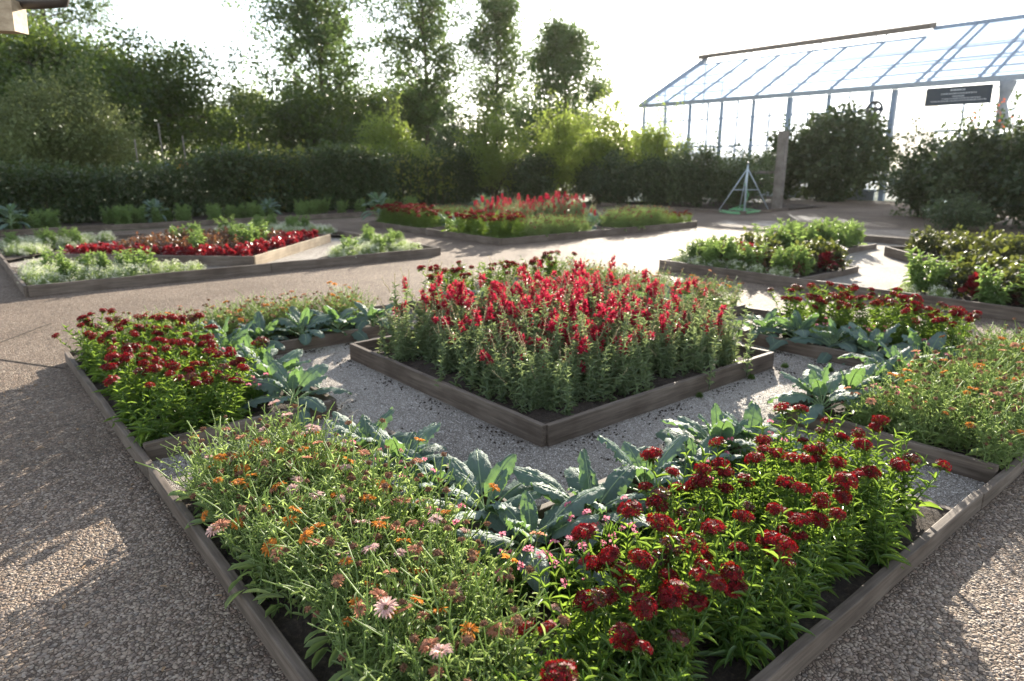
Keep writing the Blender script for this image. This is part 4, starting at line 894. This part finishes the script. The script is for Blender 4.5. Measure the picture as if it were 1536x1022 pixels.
for (x, y, rx, h, lb) in ((20.4,19.3,1.0,1.7,'low dark shrub filling the foot of the lit shrubs, left part'),(20.6,16.4,1.05,1.75,'low dark shrub filling the foot of the lit shrubs, right part'),(23.0,17.6,1.4,1.9,'dark shrub behind the spindly lit shrub'),(22.5,20.4,1.4,2.0,'dark shrub behind the glowing shrub'),(24.5,15.6,1.5,2.0,'dark shrub between the sprinkler stand and the greenhouse'),(18.9,22.2,1.2,1.9,'dark shrub at the right end of the far hedge')):
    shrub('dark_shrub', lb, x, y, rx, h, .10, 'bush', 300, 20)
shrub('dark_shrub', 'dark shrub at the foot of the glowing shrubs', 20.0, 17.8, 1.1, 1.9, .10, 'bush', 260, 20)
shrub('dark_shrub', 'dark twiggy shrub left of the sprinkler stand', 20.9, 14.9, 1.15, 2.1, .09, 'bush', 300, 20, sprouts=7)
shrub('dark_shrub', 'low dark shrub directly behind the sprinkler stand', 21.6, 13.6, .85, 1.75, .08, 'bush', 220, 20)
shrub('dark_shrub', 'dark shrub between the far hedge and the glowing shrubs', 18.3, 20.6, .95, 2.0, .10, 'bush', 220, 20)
shrub('fig_shrub', 'big dark broad-leaved shrub against the greenhouse wall', 29.4, 14.0, 2.15, 3.65, .17, 'bush', 520, 20)
shrub('fig_shrub', 'dark broad-leaved shrub right of the grey post', 29.0, 16.2, 1.2, 2.9, .16, 'bush', 220, 18)
shrub('hibiscus_shrub', 'large dark hibiscus with tall sprouts and red buds before the greenhouse', 21.6, 6.3, 1.55, 2.45, .11, 'bush', 620, 20, sprouts=16, flowers=9)
shrub('hibiscus_shrub', 'dark hibiscus nearest the greenhouse path', 22.6, 8.1, 1.0, 2.2, .10, 'bush', 300, 20, sprouts=7)
shrub('hibiscus_shrub', 'dark hibiscus cut by the right picture border', 20.6, 4.6, 1.4, 2.6, .11, 'bush', 420, 20, sprouts=9, flowers=3)
shrub('low_shrub', 'low dark plant at the foot of the large hibiscus', 18.9, 5.9, .7, .75, .07, 'bush', 160, 16)

def tree(name, label, x, y, h, base, rx, leaf, mat, nb, per, grp=None, up=.75, spread=.42, trunk=.16, seed=0, tmpl=LEAF4, prof=None, droop=0, tdir=None, sub=5):
    o = root(name, label, 'tree', grp, (x,y,0)); tb = MB(); b = MB()
    top = h*.93; nT = 9; tz = np.linspace(0, top, nT); T = np.c_[np.cumsum(rng.normal(0,.06,nT)), np.cumsum(rng.normal(0,.06,nT)), tz]; T[0,:2] = 0
    tb.tube(T, np.linspace(trunk, .03, nT), 9); C = []
    for i in range(nb):
        f = (i+.5)/nb; z0 = base*.8 + (top-base*.8)*f; p0 = along(T, np.array([z0/top]))[0]; az = i*2.39996+rng.normal(0,.4)
        pr = (prof(f) if prof else math.sin(math.pi*(.16+.78*f))**.8); L_ = rx*pr*rng.uniform(.75,1.15)
        el = up*rng.uniform(.6,1.1); dx = np.array([math.cos(az), math.sin(az), 0]); p1 = p0 + dx*L_ + np.array([0,0,L_*el - droop*L_]); mid = (p0+p1)/2 + np.array([0,0,.08*L_+.3*droop*L_])
        PP = np.array([p0, mid*.5+p0*.5, mid, (mid+p1)/2+rng.normal(0,.05,3), p1]); tb.tube(PP, np.linspace(trunk*.38*(1-.6*f), .012, 5), 5)
        for s in rng.uniform(.35, 1.02, sub):
            c = along(PP, np.array([s]))[0] + rng.normal(0, .14*L_+.12, 3)*np.array([1,1,.8]); C.append(c)
            tb.tube([along(PP, np.array([min(1,s*.9)]))[0], c], [.014,.006], 3)
    C = np.array(C); cloud(b, C, per, (spread, spread, spread*.7), leaf, tmpl, 0, .3, .75)
    part('trunk', tb, [M['bark']], o, True); part('crown', b, [M[mat]], o, True); return o
TG = 'tall trees behind the shrubs'
tree('broadleaf_tree', 'leftmost tall tree with a dark dense crown, its top out of frame', 18.3, 39.4, 14.5, 3.0, 3.1, .17, 'tree', 66, 92, TG, spread=.33)
tree('broadleaf_tree', 'second tall tree with a loose crown, its top out of frame', 24.0, 37.3, 14.2, 3.4, 2.6, .165, 'tree', 58, 76, TG, spread=.29)
tree('broadleaf_tree', 'third tall tree, see-through crown ending just under the frame top', 28.6, 35.8, 12.0, 3.4, 2.2, .16, 'tree', 48, 68, TG, spread=.28)
tree('broadleaf_tree', 'shortest and rightmost of the tall trees, with pale leaves', 30.4, 32.0, 9.6, 2.2, 2.5, .16, 'tree', 52, 84, TG, spread=.30)
tree('spreading_tree', 'wide dark spreading oak with tiered limbs on the left', 4.4, 36.5, 5.5, 2.0, 6.6, .14, 'wide', 66, 210, None, up=.2, spread=.40, trunk=.3, prof=lambda f: .55+.5*math.sin(math.pi*min(1, .25+.75*f)), sub=8)
tree('spreading_tree', 'dark oak at the far left edge behind the round shrub', -2.8, 36, 5.0, 1.8, 5.0, .14, 'wide', 44, 200, None, up=.25, spread=.5, trunk=.28, sub=7)
tree('feathery_tree', 'tall feathery cypress with drooping sprays rising top left', 7.0, 52.6, 17, 5.5, 3.6, .34, 'feather', 60, 48, None, up=.5, spread=.5, trunk=.22, tmpl=FROND, droop=.35, sub=6)
tree('small_tree', 'small yellow-green tree left of the tall trees, past the hedge', 14.1, 46.8, 4.6, 1.0, 2.0, .16, 'lit', 26, 60, None, up=.5, spread=.4, trunk=.08)
tree('small_tree', 'pale distant tree beside the leftmost tall tree', 17.7, 50.3, 6.2, 1.0, 2.6, .18, 'far', 34, 60, None, up=.5, spread=.5, trunk=.1)
tree('small_tree', 'bushy grey-green tree between the second and third tall trees', 25.5, 41.5, 6.0, .8, 3.2, .18, 'tree', 40, 80, None, up=.5, spread=.6, trunk=.12)
tree('small_tree', 'bushy tree beneath the leftmost tall tree', 16.0, 36.0, 4.6, .6, 3.0, .17, 'wide', 36, 80, None, up=.5, spread=.5, trunk=.12)
tree('small_tree', 'low tree between the leftmost and second tall trees', 21.8, 41.0, 5.0, .6, 3.0, .17, 'far', 36, 70, None, up=.5, spread=.5, trunk=.12)
tree('small_tree', 'low dark tree under the shortest tall tree', 28.3, 30.0, 4.2, .4, 2.4, .16, 'tree', 32, 75, None, up=.5, spread=.5, trunk=.1)
# far woods behind everything
wb = MB(); th = rng.uniform(R(-75), R(80), 900); rr = rng.uniform(95, 130, 900); zz = rng.random(900)**.7*(4.5+1.5*np.sin(th*17)); cloud(wb, np.c_[np.sin(th+R(20))*rr, np.cos(th+R(20))*rr, zz], 14, (1.3,1.3,.9), 1.0, LEAF4, 0)
o = link('distant_woods', wb.mesh('distant_woods', [M['far']], True)); o['kind'] = 'stuff'

# ------------------------------------------------------------------ greenhouse
GX, GR, GB = 31.0, 36.56, 42.1; ZE, ZR = 4.66, 7.45; YA, YB, YV = 26.0, -8.0, 13.75
def zr(x): return ZE + (ZR-ZE)*(x-GX)/(GR-GX)
gh = root('greenhouse', 'long glass greenhouse with a pitched white roof at the right', 'greenhouse', None, (GX, YA, 0))
def gpart(name, b, mat): o = part(name, b, [M[mat]], gh, False); o.location = (-GX, -YA, 0); return o
xs = 35.75
b = MB(); b.add([(GX-.15,YA,zr(GX-.15)),(GX-.15,YV,zr(GX-.15)),(xs,YV,zr(xs)),(xs,YA,zr(xs))], [(0,1,2,3)]); b.add([(GX-.15,YV-.01,zr(GX-.15)),(GX-.15,YB,zr(GX-.15)),(GR,YB,ZR),(GR,YV-.01,ZR)], [(0,1,2,3)]); gpart('roof_glazing', b, 'roofpane')
b = MB(); b.add([(GR,YA,ZR),(GR,YB,ZR),(GB,YB,ZE),(GB,YA,ZE)], [(0,1,2,3)]); gpart('rear_roof_glazing', b, 'clear')
b = MB(); b.add([(GX,YA,.4),(GX,13,.4),(GX,13,ZE-.1),(GX,YA,ZE-.1)], [(0,1,2,3)]); b.add([(GX,9,.4),(GX,YB,.4),(GX,YB,ZE-.1),(GX,9,ZE-.1)], [(0,1,2,3)]); b.add([(GX,YA,.4),(GB,YA,.4),(GB,YA,ZE),(GR,YA,ZR-.1),(GX,YA,ZE-.1)], [(0,1,2,3)], [(0,3,4)]); b.add([(GB,YA,.4),(GB,YB,.4),(GB,YB,ZE),(GB,YA,ZE)], [(0,1,2,3)]); gpart('wall_glazing', b, 'wallpane')
for (ya, yb) in ((12.7,12.2),(12.18,11.7),(11.68,11.2)):
    b = MB(); b.box((GX+.25,yb,.05),(GX+.29,ya,ZE-.3)); gpart('white_panel', b, 'sheet')
b = MB()
for y in (26.0,24.43,22.76,20.86,19.07,17.29,15.49,13.71): b.bar((GX-.15,y,zr(GX-.15)+.04),(xs if y < 26 else GR,y,zr(xs if y < 26 else GR)+.04),.08 if y < 26 else .2,.09 if y < 26 else .22)
for y in (11.99,11.57,9.81,9.38,7.6,7.2,5.4,5.0,3.2,2.8,1,.6,-1.2,-1.6,-3.4,-5.6): b.bar((GX-.15,y,zr(GX-.15)+.04),(GR,y,ZR+.04),.08,.09)
for x in (32.1,33.2,34.3): b.bar((x,YA,zr(x)-.06),(x,YB,zr(x)-.06),.06,.06)
for x in (37.7,38.8,39.9,41.0):
    z = ZR-(x-GR)*(ZR-ZE)/(GB-GR); b.bar((x,YA,z-.06),(x,YB,z-.06),.06,.06)
b.bar((xs,YA,zr(xs)+.04),(xs,YV,zr(xs)+.04),.07,.08); b.bar((GR,YV,ZR+.08),(GR,YB,ZR+.08),.14,.16); gpart('rafters', b, 'frame')
b = MB(); b.bar((GX-.2,YA+.1,ZE-.1),(GX-.2,YB,ZE-.1),.18,.2); gpart('gutter', b, 'steel')
for y, wd in ((22.84,.13),(20.94,.13),(19.18,.13),(17.35,.2),(15.51,.13),(13.68,.13),(12.78,.2),(9.0,.12),(6,.1),(3,.1),(0,.1),(25.9,.13),(24.4,.1),(21.73,.07),(16.4,.05),(14.6,.05),(20.0,.05),(18.3,.05)):
    b = MB(); b.box((GX-.06,y-wd/2,0),(GX-.06+wd,y+wd/2,ZE-.2)); gpart('wall_post', b, 'frame')
b = MB(); b.bar((GX-.02,YA,2.35),(GX-.02,13,2.35),.06,.07); b.bar((GX-.02,YA,.4),(GX-.02,13,.4),.1,.1); b.bar((GX-.02,9,1.2),(GX-.02,YB,1.2),.06,.07); b.bar((GX-.02,YA,3.7),(GX-.02,13,3.7),.05,.06)
for y in np.arange(-6, 26, 2.2): b.box((GB+.003,y,0),(GB+.08,y+.08,ZE))
b.bar((GB,YA,1.6),(GB,YB,1.6),.08,.1); b.bar((GB,YA,3.2),(GB,YB,3.2),.06,.08)
for x in (32.9,34.7,36.56,38.4,40.2): b.box((x,YA+.003,.4),(x+.07,YA+.073,ZE+ (ZR-ZE)*(1-abs(x-GR)/(GR-GX))-.12))
gpart('wall_rails', b, 'frame')
b = MB(); b.box((GX-.08,13.05,0),(GX+.0,YA,.38)); b.box((GX-.08,YB,0),(GX+.0,8.95,.38)); gpart('base_wall', b, 'steel')
v = MB(); v.add([(GR+.1,YA+.1,ZR+.12),(GR+.1,YV-.1,ZR+.12),(xs+.15,YV-.1,ZR-.04),(xs+.15,YA+.1,ZR-.04)], [(0,1,2,3)]); o = part('ridge_vent', v, [M['vent']], gh); o.location = (-GX,-YA,0)
sm = o.modifiers.new('t', 'SOLIDIFY'); sm.thickness = .24
b = MB()
for y in (25.9, 22.9, 19.0, 15.8): b.bar((xs,y,zr(xs)),(xs+.3,y+.25,ZR+.0),.05,.05); b.bar((xs,y,zr(xs)),(xs+.3,y-.25,ZR+.0),.05,.05)
gpart('vent_struts', b, 'frame')
# sign hung on the greenhouse: dark board with a few unreadable pale lines
sg = root('hanging_sign', 'dark rectangular sign with pale lines hung under the greenhouse gutter', 'sign', None, (30.78, 11.5, 3.7))
b = MB(); b.box((0,-2.25,.02),(.05,0,.69)); part('sign_board', b, [M['sign']], sg)
for z, y0_, y1_, h_ in ((.54,-1.35,-.85,.05),(.42,-1.75,-.55,.03),(.32,-1.35,-.95,.03),(.16,-2.1,-.2,.025),(.24,-1.9,-.6,.025)):
    y = y0_; b = MB()
    while y < y1_: wl = random.uniform(.03,.1); b.box((-.006,y,z),(-.003,min(y+wl,y1_),z+h_)); y += wl+.025
    part('lettering', b, [M['signtext']], sg)
b = MB(); b.bar((.02,-.3,.69),(.02,-.3,.86),.015,.015); b.bar((.02,-1.95,.69),(.02,-1.95,.86),.015,.015); part('hanger', b, [M['steel']], sg)
f = root('circulation_fan', 'round black fan on the greenhouse wall post', 'fan', None, (30.75, 13.4, 3.72))
b = MB(); a = np.linspace(0, 2*np.pi, 19); P = np.c_[0*a, .30*np.cos(a), .30*np.sin(a)]; b.tube(P, .05, 6, cap=False); part('ring', b, [M['fan']], f, True)
b = MB(); b.tube([(-.06,0,0),(.1,0,0)], [.09,.11], 10)
for i in range(4):
    t_ = i*np.pi/2; b.add([(.02,.05*math.cos(t_),.05*math.sin(t_)),(.05,.28*math.cos(t_-.45),.28*math.sin(t_-.45)),(-.02,.28*math.cos(t_+.45),.28*math.sin(t_+.45))], None, [(0,1,2)])
part('blades', b, [M['fan']], f); b = MB(); b.bar((.1,0,0),(.3,0,0),.05,.05); part('bracket', b, [M['steel']], f)
c_ = root('tied_curtain', 'gathered grey cloth hanging beside the dark sign', 'curtain', None, (30.8, 8.8, 3.2)); b = MB(); a = np.linspace(0, 6.28, 13)
b.tube([(0,0,1.25),(0,.02,.9),(0,.05,.5),(0,.02,.15),(0,-.05,-.3)], [.28,.22,.13,.2,.25], 11); part('cloth', b, [M['curtain']], c_, True)

# ------------------------------------------------------------------ sprinkler stand, hose, post, eaves
sp = root('sprinkler_stand', 'galvanised tripod sprinkler stand with green hose around its foot', 'sprinkler', None, (20.25, 12.55, 0))
b = MB(); b.tube([(-.28,-.18,.0),(0,0,1.42),(.01,0,1.5)], [.03,.028,.02], 8); part('riser', b, [M['sprink']], sp, True)
for d in ((-.35,.75),(.95,-.35),(.5,.5)):
    b = MB(); b.tube([(0,0,1.4),(d[0],d[1],0)], [.016,.016], 6); part('leg', b, [M['sprink']], sp, True)
b = MB(); b.tube([(-.16,.36,.72),(.45,-.17,.72)], .012, 5); part('brace', b, [M['sprink']], sp, True)
b = MB(); b.tube([(0,0,1.5),(0,0,1.58)], [.02,.012], 6); b.tube([(0,0,1.56),(.1,.05,1.6)], [.012,.01], 6); part('nozzle', b, [M['steel']], sp, True)
hs = root('garden_hose', 'green garden hose coiled on the soil under the sprinkler stand', 'hose', None, (20.0, 12.6, .0)); b = MB(); t = np.linspace(0, 6.28*4.2, 90); r_ = .35+.28*np.sin(t*.31+.5)
coil = np.c_[r_*np.cos(t)*1.15+.05, r_*np.sin(t), .03+.05*(t/t[-1])+.02*np.sin(t*3)]; lead = np.array([[.25,-.05,.25],[.34,-.1,.55],[.26,-.05,.8],[.18,-.03,.92]]); b.tube(np.vstack([coil, lead]), .017, 6); part('hose_coil', b, [M['hose']], hs, True)
gb = root('garden_bed', 'low edged strip of soil under the sprinkler stand', 'garden bed'); board(gb, (19.5,12.1), (22.2,12.1), .1); board(gb, (19.5,12.12), (19.5,18.2), .1); soil(gb, [(19.52,12.12,25,18.4)], .05)
ps = root('wooden_post', 'square grey wooden post at the corner by the sprinkler stand', 'post', None, (21.9, 12.35, 0)); b = MB(); b.box((-.14,-.14,0),(.14,.14,2.58)); o = part('shaft', b, [M['post']], ps, False, .012); o.rotation_euler = (0,0,.2)
fn = root('wooden_fence', 'low rail fence running behind the grey post', 'fence', None, (22.05, 12.4, 0))
for z in (.35,.85,1.2): board(fn, (.02,.15), (-.3,3.4), .1, .03, M['post'], 'rail', z)
b = MB(); b.box((-.35,3.42,0),(-.25,3.5,1.4)); part('post', b, [M['post']], fn)
for i, (x, y, h) in enumerate(((6.0,25.2,3.2),(6.8,25.6,2.8),(5.2,25.0,2.6),(8.6,27.3,2.6),(9.8,27.9,2.6),(11.2,28.6,2.7))):
    s_ = root('garden_stake', 'slim dark stake standing behind the hedge near the round shrub' if i < 3 else 'thin pale stake behind the hedge in front of the far lawn', 'stake', 'stakes behind the hedge, left' if i < 3 else 'stakes behind the hedge, right', (x, y, 0)); b = MB(); b.tube([(0,0,0),(.02,0,h*.45),(0,.02,h*.88)], [.03,.027,.022], 6); part('stick', b, [M['post']], s_, True)
# eaves of the nearby building, top left
ev = root('roof_eave', 'pale timber rafter end with a dark gutter at the top left', 'eave', None, (.4, 3.56, 2.1))
b = MB(); b.add([(.005,.0,0),(.012,.012,.115),(-.5,.42,.125),(-.5,.42,.02),(-.05,-.09,-.005),(-.045,-.08,.115),(-.6,.3,.125),(-.6,.3,.015)], [(0,3,2,1),(4,5,6,7),(0,1,5,4),(1,2,6,5),(0,4,7,3),(2,3,7,6)]); part('rafter', b, [M['woodp']], ev)
b = MB(); b.tube([(.14,-.12,.16),(.125,-.11,.125),(.05,-.045,.122),(-.3,.24,.125),(-.7,.56,.13)], [.02,.028,.03,.03,.03], 8); part('gutter', b, [M['gutter']], ev, True)
b = MB(); b.box((-.7,.1,.16),(-.1,.7,.2)); o = part('soffit', b, [M['woodp']], ev)

# thin warm haze volume, added to give a glow towards the sun
hm, hn, ho = newmat('haze'); pv = N(hn, 'ShaderNodeVolumePrincipled'); pv.inputs['Color'].default_value = (1,.92,.78,1); pv.inputs['Density'].default_value = HAZE; pv.inputs['Anisotropy'].default_value = .5
hn.links.new(pv.outputs[0], ho.inputs['Volume'])
b = MB(); b.box((-320,-320,-1.2),(320,320,22)); o = part('haze', b, [hm], None); o['kind'] = 'stuff'

# a dry leaf on the soil of the nearest bed
b = MB(); b.inst(OBLONG, frames(np.array([[.8,.5,.15]]), np.array([[.2,-.3,1.]]), .05, .09, .09), np.array([[0,0,.02]]), 0); o = link('fallen_leaf', b.mesh('fallen_leaf', [M['dry']], True), None, (1.62, 1.12, .09)); tag(o, 'dry brown leaf lying on the soil among the sweet williams', 'leaf')

fp = scatter_rect([(.1,1.0,.58,6.2),(1.6,.3,4.4,.8)], 16); fb = MB(); n_ = len(fp)
fb.inst(OBLONG, frames(np.c_[rng.normal(0,1,(n_,2)), 0*fp[:,0]+.1], np.tile([0,0,1.],(n_,1)), .012, .028, .028), np.c_[fp, np.full(n_,.007)], 0)
o = link('fallen_petals', fb.mesh('fallen_petals', [M['dry']], True)); o['kind'] = 'stuff'
# ------------------------------------------------------------------ visitors far beyond the hedge
def person(x, y, rz, cloth, label, z=0.0):
    o = root('person', label, 'person', None, (x, y, z), rz)
    import bmesh
    J = {'pel':(0,0,.95),'chest':(0,0,1.28),'neck':(0,0,1.47),'head':(0,.02,1.6),'top':(0,.02,1.72),'sl':(-.19,0,1.42),'el':(-.27,.03,1.14),'hl':(-.22,.2,.95),'sr':(.19,0,1.42),'er':(.26,.02,1.13),'hr':(.24,.15,.9),'kl':(-.1,.03,.5),'fl':(-.11,-.02,.06),'tl':(-.12,.14,.03),'kr':(.1,.0,.5),'fr':(.11,-.06,.06),'tr':(.12,.1,.03)}
    Ed = [('pel','chest'),('chest','neck'),('neck','head'),('head','top'),('chest','sl'),('sl','el'),('el','hl'),('chest','sr'),('sr','er'),('er','hr'),('pel','kl'),('kl','fl'),('fl','tl'),('pel','kr'),('kr','fr'),('fr','tr')]
    rad = {'pel':.15,'chest':.16,'neck':.06,'head':.095,'top':.06,'sl':.065,'sr':.065,'el':.045,'er':.045,'hl':.03,'hr':.03,'kl':.07,'kr':.07,'fl':.045,'fr':.045,'tl':.035,'tr':.035}
    ks = list(J); me = bpy.data.meshes.new('person_body'); me.from_pydata([J[k] for k in ks], [(ks.index(a), ks.index(c)) for a, c in Ed], [])
    p = link('body', me, o); sk = p.modifiers.new('skin','SKIN'); 
    if not me.skin_vertices: 
        bm = bmesh.new(); bm.from_mesh(me); bm.verts.layers.skin.verify(); bm.to_mesh(me); bm.free()
    for i, k in enumerate(ks): me.skin_vertices[0].data[i].radius = (rad[k],)*2; me.skin_vertices[0].data[i].use_root = k == 'pel'
    p.modifiers.new('sub','SUBSURF').levels = 1; me.materials.append(M['skin'])
    b = MB(); b.tube([(0,0,.86),(0,0,1.0),(0,0,1.25),(0,0,1.42),(0,0,1.48)], [.2,.19,.2,.17,.08], 12)
    for s in (-1,1): b.tube([(s*.17,0,1.42),(s*.23,.015,1.28),(s*.275,.03,1.13)], [.085,.075,.065], 8)
    part('shirt', b, [cloth], o, True); b = MB(); b.tube([(0,-.02,1.58),(0,-.01,1.68),(0,.01,1.74)], [.11,.11,.05], 10); part('hair', b, [M['hair']], o, True)
person(12.7, 48.0, 2.4, M['cloth_o'], 'distant visitor in a coral shirt standing beyond the hedge', .25)
person(12.26, 48.3, 2.0, M['cloth_y'], 'distant visitor in a yellow shirt beside the coral one', .08)
person(11.96, 49.9, 2.8, M['cloth_b'], 'distant visitor in a pale blue shirt left of the others', .12)
print('objects', len(bpy.data.objects))
